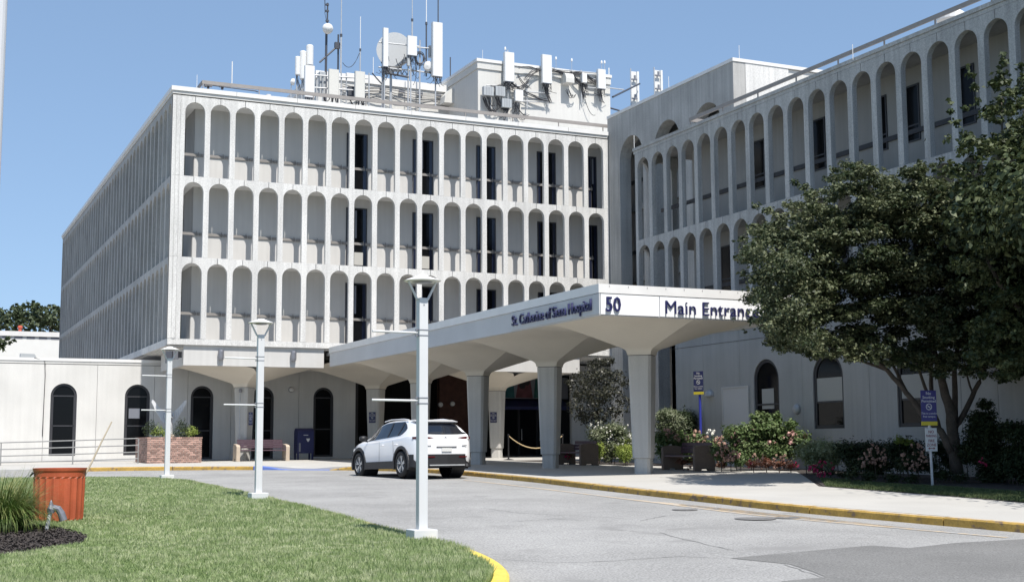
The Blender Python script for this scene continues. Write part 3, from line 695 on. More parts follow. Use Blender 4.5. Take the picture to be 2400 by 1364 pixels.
m = MB(); m.box(cx1-.14, cx1+.035, cyf+.145, cyb, 3.555, zt); m.build('cap_flashing', 'white', can)
MB().box(cx0+.14, cx1-.14, cyf+.14, cyb+1, 3.5, 3.62).build('deck', 'roof', can)
for i in range(11):
    x = cx0+.25+i*.52
    if x < cx1: MB().obox((x, cyf-.04, 3.72), (.012, .006, .04), 0).build('fixing', 'lampg', can)
# sign panels: front '50' panel and 'Main Entrance'; side name panel
MB().box(cx0+.02, cx0+1.62, cyf-.03, cyf-.005, zb_+.02, 3.53).build('sign_panel', 'sign', can)
MB().box(cx0+1.64, cx1-.03, cyf-.03, cyf-.005, zb_+.02, 3.53).build('sign_panel', 'sign', can)
zq = 3.11
letters('50', .50, 'letter', can, (cx0+.12, cyf-.06, 3.12), (1, 0, 0), (0, 0, 1), extr=.022, off=.004, xs=.86)
letters('Main Entrance', .48, 'letter', can, (cx0+1.74, cyf-.06, 3.115), (1, 0, 0), (0, 0, 1), extr=.018, off=-.004, xs=1.0)
yA = float(onX(1204, 720, cx0).y); yB = float(onX(1390, 700, cx0).y)
MB().box(cx0-.03, cx0-.004, yB-.35, yA+.1, 3.06, 3.54).build('sign_panel', 'fascia', can)
letters('St. Catherine of Siena Hospital', .40, 'letter', can, (cx0-.06, yA, 3.17), (0, -1, 0), (0, 0, 1), extr=.022, off=.0, width=yA-yB)
# ------------------------------------------------------------------ right wing
WXF = 23.02; WXI = 24.1; WY1 = 39.68; WC0 = 39.03; WB = .9675; NW = 27
wing = thing('hospital_wing', 'shaded three storey concrete wing with two rows of arches over a plain ground floor wall', 'building', (26, 27, -.7))
sc_ = WB/BAY
for fi in (1, 2):
    for i in range(0, NW+1):
        k = 'endL' if i == 0 else ('endR' if i == NW else 'full')
        # facing -X: local x -> -Y
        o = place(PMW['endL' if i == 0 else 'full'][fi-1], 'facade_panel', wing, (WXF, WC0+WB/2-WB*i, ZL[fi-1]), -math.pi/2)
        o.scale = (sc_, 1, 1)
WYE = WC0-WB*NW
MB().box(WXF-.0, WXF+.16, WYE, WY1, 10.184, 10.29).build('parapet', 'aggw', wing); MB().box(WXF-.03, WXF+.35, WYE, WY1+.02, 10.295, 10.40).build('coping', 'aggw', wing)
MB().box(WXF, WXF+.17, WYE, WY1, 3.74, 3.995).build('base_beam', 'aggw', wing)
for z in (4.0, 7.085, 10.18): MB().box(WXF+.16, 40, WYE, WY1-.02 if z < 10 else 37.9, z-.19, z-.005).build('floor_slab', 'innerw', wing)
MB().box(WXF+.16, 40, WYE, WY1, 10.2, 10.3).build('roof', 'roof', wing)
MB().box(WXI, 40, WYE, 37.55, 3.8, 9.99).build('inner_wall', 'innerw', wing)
for fi in (0, 1):      # the end bay seen from behind
    o = place(PMW['full'][fi], 'facade_panel', wing, (WXF+.62, WY1-.16, ZL[fi])); o = place(PMW['full'][fi], 'facade_panel', wing, (WXF+.62+BAY, WY1-.16, ZL[fi]))
for fi in (0, 1):
    zb = ZL[fi]+1.08
    for i in range(NW):
        yc = WC0-WB*i+.05
        m = MB(); m.box(WXI-.06, WXI-.002, yc-WB/2+.008, yc+WB/2-.008, zb, zb+.13); m.build('ledge', 'dark', wing)
    for (y0, y1) in ((33.35, 33.96), (30.35, 30.95), (27.68, 28.2), (26.4, 26.92), (24.4, 25.), (21.5, 22.1), (36.3, 36.9)) if fi == 1 else ((35.3, 35.9), (32.4, 33), (29.5, 30.1), (26.6, 27.2), (23.7, 24.3)):
        z0, z1 = ZL[fi]+.88, ZL[fi]+2.42
        if fi == 1 and y0 == 36.3: continue
        m = MB(); f = .045; X = WXI
        m.box(X-.03, X-.001, y0, y0+f, z0, z1); m.box(X-.03, X-.001, y1-f, y1, z0, z1); m.box(X-.03, X-.001, y0+f, y1-f, z1-f, z1); m.box(X-.03, X-.001, y0+f, y1-f, z0, z0+f); m.box(X-.03, X-.001, y0+f, y1-f, z0+.42, z0+.46)
        wf = m.build('window', 'dark', wing); MB().box(X-.018, X-.006, y0+f, y1-f, z0+f, z1-f).build('pane', 'glass', wf)
# ground floor wall of the wing with arched windows, door, lights
XG = 23.27
def gy(u): return float(onX(u, 950, XG).y)
def gzz(u, v): return float(onX(u, v, XG).z)
rw = []
for (ua, ub, vc, vb) in ((1768, 1827, 841, 1008), (1907, 1978, 827, 1004), (2104, 2190, 812, 1000)):
    a, b_ = gy(ua), gy(ub); c = (a+b_)/2; hw = abs(a-b_)/2; rw.append((c, hw, max(-.0, gzz((ua+ub)/2, vb)), gzz((ua+ub)/2, vc)))
rw.sort()
YS = float(onX(1575, 900, XG).y)
rw = [(21.6, .62, .35, 2.5)]+rw
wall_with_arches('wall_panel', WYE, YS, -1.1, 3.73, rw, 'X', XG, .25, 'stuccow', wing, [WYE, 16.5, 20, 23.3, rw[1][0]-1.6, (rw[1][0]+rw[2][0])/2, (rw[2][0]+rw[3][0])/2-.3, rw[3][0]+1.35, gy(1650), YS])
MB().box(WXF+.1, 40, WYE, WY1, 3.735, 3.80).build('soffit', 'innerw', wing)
MB().box(XG, 32, YS-.25, YS, -1, 3.73).build('end_wall', 'stucco', wing)
MB().box(XG-.012, XG-.001, gy(1900), YS, gzz(1700, 803), gzz(1700, 803)+.012).build('wall_joint', 'joint', wing)
for (c, hw, zb, zc) in rw:
    P = arch_poly(c, hw, zb, zc); f = .10; Q = arch_poly(c, hw-f, zb+f, zc-f); n = len(P); vs = []
    for x in (XG+.04, XG+.10): vs += [(x, a, z) for a, z in P]; vs += [(x, a, z) for a, z in Q]
    fs = []
    for i in range(n): j = (i+1) % n; fs += [(i, j, n+j, n+i), (n+i, n+j, 3*n+j, 3*n+i)]
    wf = MB().add(vs, fs).build('window', 'dark', wing); MB().prism(Q, XG+.07, XG+.08, 'X').build('pane', 'glass', wf)
    zs = zc-hw; h2 = zs-zb
    MB().box(XG+.045, XG+.095, c-hw+f, c+hw-f, zb+h2*.5, zb+h2*.5+.05).build('glazing_bar', 'dark', wf)
    if c in (rw[1][0], rw[2][0]): MB().box(XG+.060, XG+.066, c-hw+f, c+hw-f, zb+h2*.5+.05, zs-.02).build('blind', 'blind', wf)
    if c == rw[3][0]: MB().box(XG+.060, XG+.066, c-hw+.35, c+hw-.32, zs-.85, zs-.25).build('notice', 'blind', wf)
a, b_ = gy(1697), gy(1755); z1 = gzz(1726, 909)
m = MB(); m.box(XG-.03, XG-.002, b_, a, -.7, z1); dr = m.build('door', 'door', wing); m = MB(); m.box(XG-.05, XG-.002, a, a+.05, -.7, z1+.05); m.box(XG-.05, XG-.002, b_-.05, b_, -.7, z1+.05); m.box(XG-.05, XG-.002, b_, a, z1+.002, z1+.05); m.build('frame', 'stucco', dr)
p = onX(1665, 926, XG); t = thing('wall_light', 'grey half dome wall light beside the service door', 'wall light', p, 'lights on the ground floor wall of the wing')
vs = MB(); vs.lathe([(.0, .17), (.09, .155), (.16, .10), (.19, 0), (.19, -.05), (0, -.05)], p, 18); o = vs.build('hood', 'galv', t, smooth=True)
p = onX(1869, 959, XG); t = thing('wall_light', 'round grey bulkhead light between the two arched windows', 'wall light', p, 'lights on the ground floor wall of the wing'); MB().lathe([(0, -.12), (.10, -.11), (.15, -.05), (.15, 0), (0, 0)], p, 18, 'X').build('lens', 'galv', t, smooth=True)
# railing on the wing roof
rl = thing('roof_railing', 'dark flat rail on short posts along the shaded wing roof', 'railing', (WXF+.4, 30, 10.4))
MB().box(WXF+.38, WXF+.42, WYE, 36.6, 10.72, 10.84).build('rail', 'rail', rl)
for i in range(14): y = 36.55-i*1.93; (MB().box(WXF+.385, WXF+.415, y-.02, y+.02, 10.3, 10.72).build('post', 'rail', rl) if y > WYE else None)
MB().box(WXF+.42, 26, 36.56, 36.6, 10.72, 10.84).build('rail', 'rail', rl)
p = onS(2230, 45, 37); t = thing('roof_fan', 'round white ventilator on the wing roof behind the dark rail', 'ventilator', p); MB().lathe([(.3, -.6), (.3, -.1), (.42, -.05), (.42, .1), (.3, .2), (0, .24)], p, 18).build('hood', 'white', t)
# ------------------------------------------------------------------ tower between block and wing
tw = thing('stair_tower', 'tall shaded concrete tower with narrow arches between the main block and the wing', 'building', (30, 44, -.7))
TX = 27.47; TY0, TY1 = 39.86, 49.58; TZT = 14.18
ta = [(47.55, .98, -.8, 13.03), (44.64, .98, 10.45, 13.03), (41.72, .98, 10.45, 13.03)]
ta = [(c, hw, -.75, zc) for c, hw, zb, zc in ta]
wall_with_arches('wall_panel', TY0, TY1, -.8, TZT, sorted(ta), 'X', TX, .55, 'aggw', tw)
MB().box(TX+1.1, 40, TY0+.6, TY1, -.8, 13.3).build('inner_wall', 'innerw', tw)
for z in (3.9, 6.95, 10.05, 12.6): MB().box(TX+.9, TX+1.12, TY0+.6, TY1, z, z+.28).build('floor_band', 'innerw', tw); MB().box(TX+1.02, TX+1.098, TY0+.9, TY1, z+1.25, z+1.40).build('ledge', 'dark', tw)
for z in (4.4, 7.5, 10.6): MB().box(TX+1.06, TX+1.098, 47.0, 48.2, z+.8, z+2.3).build('window', 'glass', tw)
wall_with_arches('wall_panel', TX+.55, 30.0, -.8, TZT, [], 'Y', TY0, .5, 'agg', tw)
f = MB(); f.prism(arch_poly(28.8, .55, 9, 12.35), TY0-.02, TY0-.003, 'Y'); f.build('niche', 'curtain', tw)
MB().box(30.0, 34.0, TY0+.06, TY0+.5, -.8, TZT-.02).build('wall_panel', 'pent', tw)
MB().box(TX-.03, 34, TY0-.03, TY1, TZT+.004, TZT+.13).build('coping', 'white', tw)
# ------------------------------------------------------------------ background: white shed with slots, trees
p0 = onY(0, 775, 100); zs_ = p0.z
sh = thing('storage_building', 'long white sided building with a slotted eave behind the annex roof', 'building', (0, 100, 0))
MB().box(-20, float(onY(140, 780, 100).x)+6, 100, 112, -.6, zs_-.55).build('wall', 'siding', sh); MB().box(-20, 16, 99.9, 112, zs_-.35, zs_).build('eave', 'white', sh); MB().box(-20, 16, 100.02, 112, zs_-.55, zs_-.35).build('slot_band', 'white', sh)
x = -19.8
while x < 10: MB().box(x, x+.55, 99.98, 100.015, zs_-.53, zs_-.37).build('vent_slot', 'curtain', sh); x += .83
x = -19.8
sl = MB()
while x < 12: sl.box(x, x+.02, 99.985, 100, -.6, zs_-.56); x += .42
o = sl.build('siding_ribs', 'siding', sh); o['kind'] = 'stuff'
p = onY(47, 772, 103); t = thing('roof_vent', 'small red roof vent on the white building before the trees', 'roof vent', p); MB().lathe([(.12, -.5), (.12, .1), (.18, .12), (.14, .28), (0, .3)], p, 12).build('hood', 'red', t)
# ------------------------------------------------------------------ rooftop
MROOF = 13.44
rl = thing('roof_railing', 'flat taupe rail on thin posts along the edge of the sunlit main roof', 'railing', (18, 50, 13.6))
yr = 49.95; za, zb2 = 13.93, 14.07
MB().box(9.83, 27.7, yr, yr+.05, za, zb2).build('rail', 'rail', rl); MB().box(9.83, 9.88, yr+.051, 60, za, zb2).build('rail', 'rail', rl)
for i in range(9): x = 9.85+i*2.2; MB().box(x, x+.035, yr+.005, yr+.045, MROOF, za).build('post', 'rail', rl)
for i in range(5): y = 52+i*2; MB().box(9.84, 9.87, y, y+.035, MROOF, za).build('post', 'rail', rl)
# penthouses
YA = 54.0; xa = float(onY(1120, 137, YA).x); zA = 17.62
A = thing('lift_penthouse', 'tall white rooftop penthouse carrying antennas and a vent hood', 'penthouse', (xa+3, YA+3, MROOF))
xA1 = 30.1; m = MB(); m.box(xa, xA1, YA, 62, MROOF, zA-.45); m.build('wall', 'pent', A)
MB().box(xa-.05, xA1+.02, YA-.06, 62, zA-.44, zA-.12).build('parapet', 'pent', A); MB().box(xa-.10, xA1+.05, YA-.11, 62, zA-.115, zA+.02).build('coping', 'white', A)
MB().box(xa+2.28, xa+2.55, YA-.012, YA-.001, MROOF, 14.55).build('doorway', 'sink', A)
YB = 57.69; zB = 17.30
Bp = thing('plant_penthouse', 'long low white rooftop plant room behind the antenna frames', 'penthouse', (19.5, YB+2, MROOF))
xb0 = float(onY(742, 190, YB).x)
MB().box(xb0, xa+1, YB, 66, MROOF, zB-.35).build('wall', 'pent', Bp); MB().box(xb0-.06, xa+1, YB-.07, 66, zB-.345, zB-.0).build('coping', 'white', Bp)
MB().box(xb0+1.6, xb0+3.3, YB+.5, YB+2.5, zB, zB+.22).build('roof_hatch', 'white', Bp)
for i in range(6): x = xb0+2.1+i*.95; MB().box(x, x+.28, YB-.10, YB-.075, zB-.62, zB-.5).build('vent', 'curtain', Bp)
m = MB(); zz = MROOF+.1; mbk = []
for r in range(7): mbk.append(MB().box(xa-.42+(.05 if r % 2 else 0), xa-.12, YB-.3, YB-.02, zz, zz+.1).build('brick', 'brick', Bp)); zz += .115
def hood(u0, u1, v0, v1, y, lab, side=-1):
    p = onY((u0+u1)/2, (v0+v1)/2, y); w_ = (onY(u1, v0, y)-onY(u0, v0, y)).x*.8; h = (onY(u0, v0, y)-onY(u0, v1, y)).z*.9
    t = thing('vent_hood', lab, 'vent hood', p, 'vent hoods on the penthouse'); P = [(0, -h/2), (0, h/2), (-.25, h/2)]+[(-.25-.3*math.sin(a*math.pi/12), h/2-h*.6*(1-math.cos(a*math.pi/12))) for a in range(1, 7)]+[(-.55, -h/2)]
    if side < 0: MB().prism([(y+a, p.z+b) for a, b in P], p.x-w_/2, p.x+w_/2, 'X').build('cowl', 'pent', t)
    else: MB().prism([(p.x+a, p.z+b) for a, b in P], y-.35, y+.35, 'Y').build('cowl', 'pent', t)
hood(1312, 1336, 175, 202, YA, 'rounded cream vent hood on the sunny front of the tall penthouse')
t = thing('vent_hood', 'cream vent hood on the shaded side of the tall penthouse', 'vent hood', (xa, 56.6, 16.5), 'vent hoods on the penthouse')
MB().prism([(xa, 16.25), (xa, 16.95), (xa-.15, 16.95), (xa-.45, 16.6), (xa-.5, 16.25)], 56.9, 57.6, 'Y').build('cowl', 'pent', t)
def cables(m, a, b, n, sag=.3, spread=.15, r=.014):
    for i in range(n):
        P = []; o1 = Vector([random.uniform(-spread, spread)*k for k in (1, .2, .6)]); o2 = Vector([random.uniform(-spread, spread)*k for k in (1, .2, .6)]); s = sag*random.uniform(.5, 1.5)
        for q in range(9):
            t = q/8; p = Vector(a)*(1-t)+Vector(b)*t+o1*(1-t)+o2*t; p.z -= s*4*t*(1-t); P.append(p)
        m.tube(P, r*random.uniform(.8, 1.3), 5, caps=False)
def panel_ant(u0, u1, v0, v1, y, m, lab, depth=.16, pole=True, legs=True, up=0, back=.35):
    a = onY(u0, (v0+v1)/2, y); b = onY(u1, (v0+v1)/2, y); c = (a+b)/2; wd = (b-a).x*.86; z1 = onY((u0+u1)/2, v0, y).z; z0 = onY((u0+u1)/2, v1, y).z
    t = thing('panel_antenna', lab, 'antenna', (c.x, y, z0), 'panel antennas on the roof')
    h = MB(); n = 6; P = [(-wd/2, depth), (-wd/2, .03), (-wd/2+.03, 0), (wd/2-.03, 0), (wd/2, .03), (wd/2, depth)]
    h.prism([(c.x+px_, y+py_) for px_, py_ in P], z0, z1, 'Z'); h.build('radome', m, t)
    MB().box(c.x-wd/2+.02, c.x+wd/2-.02, y+.02, y+depth-.01, z0-.03, z0-.002).build('end_cap', 'lampg', t)
    if legs:
        k = MB()
        for i in range(5): x = c.x-wd/2+.05+(wd-.1)*i/4; k.tube([(x, y+.07, z0-.03), (x+random.uniform(-.05, .05), y+.1, z0-.18-random.random()*.12)], .018, 6); 
        for i in range(6): x0_ = c.x+random.uniform(-wd/2, wd/2); k.tube([(x0_, y+.1, z0-.1), (x0_+random.uniform(-.2, .2), y+.15, z0-.35), (x0_+random.uniform(-.35, .35), y+.2, z0-.15-random.random()*.3)], .012, 5)
        k.build('connectors', 'cable', t)
    if pole:
        z2 = z0-.25 if not up else up; m2 = MB().tube([(c.x+.02, y+depth+.12, z2-.3), (c.x+.02, y+depth+.12, z1-.1)], .035, 8); m2.box(c.x-.05, c.x+.09, y+depth, y+depth+.12, z0+(z1-z0)*.2, z0+(z1-z0)*.2+.06); m2.box(c.x-.05, c.x+.09, y+depth, y+depth+.12, z0+(z1-z0)*.8, z0+(z1-z0)*.8+.06); m2.build('mount', 'galv', t)
    return t
yq = 52.2
panel_ant(713, 740, 154, 228, yq, 'antw', 'off white panel antenna nearest the roof corner, left of two beige ones')
panel_ant(769, 797, 163, 224, yq, 'antb', 'beige panel antenna between the white one and the other beige one')
panel_ant(831, 858, 168, 233, yq, 'antb', 'beige panel antenna on the right of the low group of three')
for (u0, u1, v0, v1, lab, rnd) in ((692, 703, 133, 178, 'slim white flat antenna at the far left of the roof group', 0), (703, 717, 120, 188, 'slim round white tube antenna left of the taller tube', 1), (718, 734, 106, 156, 'taller round white tube antenna behind the low white panel', 1)):
    a = onY(u0, v0, 53.5); b = onY(u1, v1, 53.5); t = thing('tube_antenna', lab, 'antenna', (a.x, 53.5, b.z), 'slim antennas at the left of the roof'); r = (b.x-a.x)/2
    MB().lathe([(0, 0), (r*.85, 0), (r, .03), (r, a.z-b.z-.04), (r*.8, a.z-b.z), (0, a.z-b.z)], ((a.x+b.x)/2, 53.5, b.z), 14).build('radome', 'antw', t, smooth=False); MB().tube([((a.x+b.x)/2, 53.62, MROOF), ((a.x+b.x)/2, 53.62, b.z+.2)], .03, 6).build('mount', 'galv', t)
    k = MB(); cables(k, ((a.x+b.x)/2, 53.5, b.z), ((a.x+b.x)/2+.25, 53.6, b.z-.8), 3, .1, .06); k.build('leads', 'cable', t)
a = onY(680, 192, 52.5); t = thing('small_dish', 'tiny white dish on a stub at the left end of the antenna group', 'dish antenna', a); MB().lathe([(.0, .0), (.13, .06), (.15, .16), (.13, .17), (0, .1)], a, 16, 'X').build('reflector', 'antw', t, smooth=True); MB().tube([a+Vector((.05, 0, 0)), a+Vector((.05, .05, -.45)), (a.x+.1, a.y, MROOF)], .02, 6).build('stub', 'galv', t)
# horizontal mount pipes of the low group
fr = thing('antenna_frame', 'galvanised pipe frame holding the low beige antennas', 'frame', (16.5, 52.5, MROOF)); m = MB()
for v in (176, 205): a = onY(722, v, 52.55); b = onY(862, v+9, 52.55); m.tube([a, b], .032, 8)
for u in (745, 757, 800, 812, 865): a = onY(u, 172, 52.6); m.tube([a, (a.x, 52.6, MROOF)], .03, 8)
m.build('pipes', 'galv', fr)
for (u, v0, v1, w_, lab) in ((755, 170, 222, .26, 'grey radio unit under the pipe left of the first beige antenna'), (822, 205, 232, .3, 'dark radio unit behind the low rail right of the beige antennas'), (846, 222, 234, .4, 'black filter box at the foot of the right beige antenna')):
    a = onY(u, v0, 52.8); b = onY(u, v1, 52.8); t = thing('radio_unit', lab, 'radio unit', b, 'radio units on the low frame'); MB().obox(((a.x), 52.8, (a.z+b.z)/2), (w_, .2, a.z-b.z)).build('case', 'boxgrey' if u == 755 else 'gunmetal', t, bevel=.01)
    k = MB(); cables(k, b, b+Vector((.2, 0, -.25)), 4, .1, .1); k.build('leads', 'cable', t)
# tall mast group in front of the plant room
panel_ant(898, 912, 66, 156, 54.5, 'antw', 'tall slim white antenna at the left of the mast frame beside the big dish', up=13.6)
panel_ant(954, 980, 85, 130, 54.5, 'antw', 'short square white antenna in front of the big dish edge', up=13.6)
panel_ant(1013, 1040, 53, 179, 54.3, 'antw', 'tallest white panel antenna at the right end of the mast frame', depth=.24, up=15.6)
fr = thing('antenna_frame', 'mast frame of pipes and braces carrying the tall antennas before the plant room', 'frame', (21, 54.8, MROOF)); m = MB(); yf = 54.85
for (u, v) in ((897, 92), (957, 120), (984, 95)): a = onY(u, v, yf); m.tube([a, (a.x, yf, MROOF)], .04, 8)
for (u0, v0, u1, v1) in ((888, 100, 985, 110), (978, 112, 1016, 115), (887, 158, 1020, 172), (960, 165, 1010, 172)): m.tube([onY(u0, v0, yf), onY(u1, v1, yf)], .035, 8)
m.build('pipes', 'galv', fr)
m = MB(); a = onY(898, 175, yf); m.tube([a, (a.x, yf, MROOF)], .055, 8); m.tube([onY(872, 172, yf), onY(897, 200, yf)], .03, 6); m.tube([onY(898, 170, yf), onY(958, 182, yf)], .05, 8)
for i in range(5): u = 905+i*11; m.tube([onY(u, 160+i*2, yf), onY(u+10, 178+i, yf)], .018, 5); m.tube([onY(u+10, 161+i*2, yf), onY(u, 177+i, yf)], .018, 5)
m.build('braces', 'gunmetal', fr)
k = MB()
for i in range(30):
    p = onY(random.choice([905, 915, 945, 962, 975, 985, 1005, 1018])+random.uniform(-9, 9), random.uniform(132, 178), yf-.05); q = p+Vector((random.uniform(-.35, .35), random.uniform(-.1, .1), random.uniform(-.5, .1))); cables(k, p, q, 1, random.uniform(.05, .35), .05, .013)
k.build('leads', 'cable', fr, fix=False)
c = onY(984, 138, yf-.1)
k = MB()
for r in (.17, .21, .25, .19): k.tube([c+Vector((math.cos(t*math.pi/8)*r+random.uniform(-.02, .02), random.uniform(-.03, .03), math.sin(t*math.pi/8)*r*1.35)) for t in range(17)], .02, 5, caps=False)
tag(k.build('cable_coil', 'gunmetal', None, fix=False), 'dark coil of spare cable hung between the tall antennas', 'cable')
c = onY(1003, 155, yf-.15); t = thing('small_dish', 'small white round dish low beside the tallest panel antenna', 'dish antenna', c); Mx = Matrix.Rotation(R_(60), 3, 'Z')
MB().lathe([(0, -.08), (.18, -.05), (.24, .05), (.24, .1), (0, .1)], c, 18, 'Y', Matrix.Rotation(R_(-35), 3, 'Z')).build('radome', 'antw', t)
c = onY(957, 143, yf-.2); t = thing('radio_unit', 'slim grey radio unit on the mast beside the short square antenna', 'radio unit', c); MB().obox(c, (.13, .14, .5)).build('case', 'boxgrey', t, bevel=.01)
c = onY(1008, 122, yf); t = thing('radio_unit', 'grey radio unit tucked behind the tallest antenna', 'radio unit', c); MB().obox(c, (.16, .14, .55)).build('case', 'galv', t, bevel=.01)
# big drum dish facing left-front
c = onY(924, 119, 55.6); t = thing('big_dish_antenna', 'big round grey dish antenna behind the tall slim antenna', 'dish antenna', c)
Md = Matrix.Rotation(R_(-28), 3, 'Z'); R1 = .80
MB().lathe([(R1, -.18), (R1, .10), (R1*.92, .10)], c, 40, 'Y', Md).build('shroud', 'dishg', t, smooth=False)
MB().lathe([(0, .25), (R1*.35, .22), (R1*.7, .12), (R1*.98, -.02)], c, 40, 'Y', Md).build('reflector', 'dishg', t, smooth=True)
MB().obox(c+Vector((.05, .2, -.45)), (.75, .06, 1.0), R_(-28)).build('back_plate', 'dishg', t)
MB().tube([c+Vector((0, .45, 0)), (c.x, c.y+.45, MROOF)], .06, 10).build('pole', 'galv', t)
# masts and whips
def whip(u, v0, v1, y, r, m, lab, m2=None, vs_=None, name='whip_antenna'):
    a = onY(u, v0, y); b = onY(u, v1, y); t = thing(name, lab, 'antenna', b, 'thin rods standing on the roof')
    if vs_ is not None:
        c = onY(u, vs_, y); MB().tube([(a.x, y, a.z), (a.x, y, c.z)], r*.75, 8).build('upper_rod', m, t); MB().tube([(a.x, y, c.z), (a.x, y, b.z)], r*1.3, 8).build('lower_pipe', m2, t); MB().tube([(a.x, y, c.z-.06), (a.x, y, c.z+.06)], r*2, 8).build('clamp', 'gunmetal', t)
    else: MB().tube([(a.x, y, a.z), (a.x, y, b.z)], r, 8).build('rod', m, t)
    return t
whip(544.5, 145, 206, 50.4, .022, 'antw', 'single white rod near the left roof corner')
whip(801, -60, 172, 54.0, .030, 'galv', 'tall pale whip antenna right of the ball dish mast', 'galv', 84)
whip(845, 40, 172, 54.0, .022, 'antw', 'white whip antenna between the ball dish mast and the big dish', 'galv', 118)
whip(875, 135, 172, 54.0, .016, 'antw', 'short white rod left of the big dish')
whip(966.5, -60, 86, 54.9, .028, 'galv', 'tall lattice tipped rod above the short square antenna', 'galv', 48)
whip(999.5, -60, 180, 54.9, .028, 'antw', 'tall whip with dark lower pipe left of the tallest panel', 'gunmetal', 56)
whip(1027, -60, 55, 54.9, .030, 'gunmetal', 'tall dark rod rising behind the tallest panel antenna')
whip(1055.5, 135, 185, 57.5, .03, 'gunmetal', 'dark stub rod between the plant room and the tall penthouse')
whip(1427, 160, 258, 55.0, .028, 'antw', 'white pipe at the right edge of the tall penthouse')
# mast with ball dish
a = onY(763, 175, 54.2); b = onY(766, 78, 54.2); c = onY(768.5, 68, 54.0)
t = thing('dish_mast', 'dark steel mast carrying a white ball shaped dish', 'mast', (a.x, 54.2, MROOF)); MB().tube([(a.x, 54.2, MROOF), (a.x+.02, 54.2, b.z)], .055, 8).build('pole', 'gunmetal', t)
MB().lathe([(0, -.24), (.12, -.21), (.2, -.12), (.235, 0), (.235, .08), (.2, .13), (0, .13)], c, 22, 'Y', Matrix.Rotation(R_(18), 3, 'Z')).build('ball_radome', 'antw', t, smooth=True)
m = MB(); p = onY(760.5, -40, 54.2); q = onY(762, 30, 54.2); m.tube([p, q], .02, 6); p = onY(768, 8, 54.2); q = onY(767, 55, 54.2); m.tube([p, q], .035, 6); p = onY(761, 30, 54.2); q = onY(765, 50, 54.2); m.tube([p, q], .012, 5)
for v in (12, 27, 50): m.obox(onY(767, v, 54.2), (.13, .1, .08))
m.build('top_antenna', 'gunmetal', t)
a = onY(793, 82, 54.3); b = onY(791, 165, 54.3); t = thing('brace_mast', 'dark steel pole with a long diagonal brace beside the ball dish mast', 'mast', (a.x, 54.3, MROOF))
m = MB(); m.tube([(a.x, 54.3, MROOF), a], .04, 8); m.tube([onY(749, 147, 54.2), onY(797, 104, 54.2)], .04, 8); m.obox(onY(790, 108, 54.2), (.22, .15, .28)); m.build('pole', 'gunmetal', t)
k = MB(); cables(k, onY(803, 148, 54.0), onY(843, 125, 54.0), 1, .35, .01, .012); k.build('lead', 'cable', t)
# cable runs along the plant room wall
cr = thing('cable_run', 'bundle of dark cables drooping along the plant room wall', 'cable', (20, YB-.1, 15.5)); k = MB()
for i in range(7):
    z_ = 197+i*4.6+random.uniform(-1, 1)
    P = [onY(800+q*300/14, z_+q*(2.2+.12*i)+random.uniform(-1.0, 1.0)+(3.5*math.sin(q*.9+i*.3)), YB-.12-random.random()*.1) for q in range(15)]
    k.tube(P, .016, 5, caps=False)
k.build('cables', 'cable', cr, fix=False)
# front of the tall penthouse
panel_ant(1182, 1208, 123, 191, YA-.45, 'antw', 'white panel antenna above the grey radio boxes, leftmost on the tall penthouse', depth=.2)
panel_ant(1270, 1296, 129, 195, YA-.45, 'antw', 'white panel antenna left of the vent hood on the tall penthouse', depth=.2)
panel_ant(1401, 1422, 163, 208, YA-.45, 'antw', 'white panel antenna at the right corner of the tall penthouse', depth=.2)
for (u0, u1, v0, v1, m_, lab, cat) in ((1131, 1156, 203, 227, 'boxgrey', 'left grey radio box of the pair on the tall penthouse', 1), (1159, 1183, 203, 228, 'boxgrey', 'right grey radio box of the pair on the tall penthouse', 1), (1174, 1198, 232, 255, 'boxgrey', 'lower grey radio box under the first tall penthouse antenna', 1), (1205, 1225, 211, 240, 'antw', 'white radio box right of the grey pair', 1), (1362, 1374, 173, 196, 'antw', 'small white box under the cables near the right corner', 1)):
    y = YA-.3; a = onY(u0, v0, y); b = onY(u1, v1, y); t = thing('radio_unit', lab, 'radio unit', (a.x, y, b.z), 'radio units on the tall penthouse'); c = (a+b)/2
    MB().obox((c.x, y, c.z), ((b-a).x*.93, .22, a.z-b.z)).build('case', m_, t, bevel=.012); k = MB(); cables(k, (c.x, y, b.z), (c.x+random.uniform(-.3, .3), y+.1, b.z-.5), 9, .12, .22, .012); k.build('leads', 'cable', t, fix=False)
    for i in range(4): x = c.x-.12+i*.08; MB().obox((x, y-.113, c.z), (.012, .01, (a.z-b.z)*.8)).build('fin', 'lampg', t) if m_ == 'boxgrey' else None
pt_ = thing('mount_pipes', 'pipe mounts and brackets behind the penthouse antennas', 'frame', (26, YA-.2, 15)); m = MB(); y = YA-.18
for (u, v0, v1) in ((1150, 200, 262), (1190, 118, 262), (1235, 185, 255), (1284, 190, 250), (1362, 165, 240), (1408, 205, 240)): a = onY(u, v0, y); b = onY(u, v1, y); m.tube([(a.x, y, a.z), (a.x, y, b.z)], .028, 7)
for (u0, v0, u1, v1) in ((1140, 201, 1240, 203), (1230, 215, 1290, 220), (1225, 238, 1280, 240), (1296, 163, 1400, 172), (1370, 183, 1402, 188), (1372, 205, 1402, 208), (1422, 206, 1462, 211)): m.tube([onY(u0, v0, y), onY(u1, v1, y)], .03, 7)
m.build('pipes', 'galv', pt_)
k = MB()
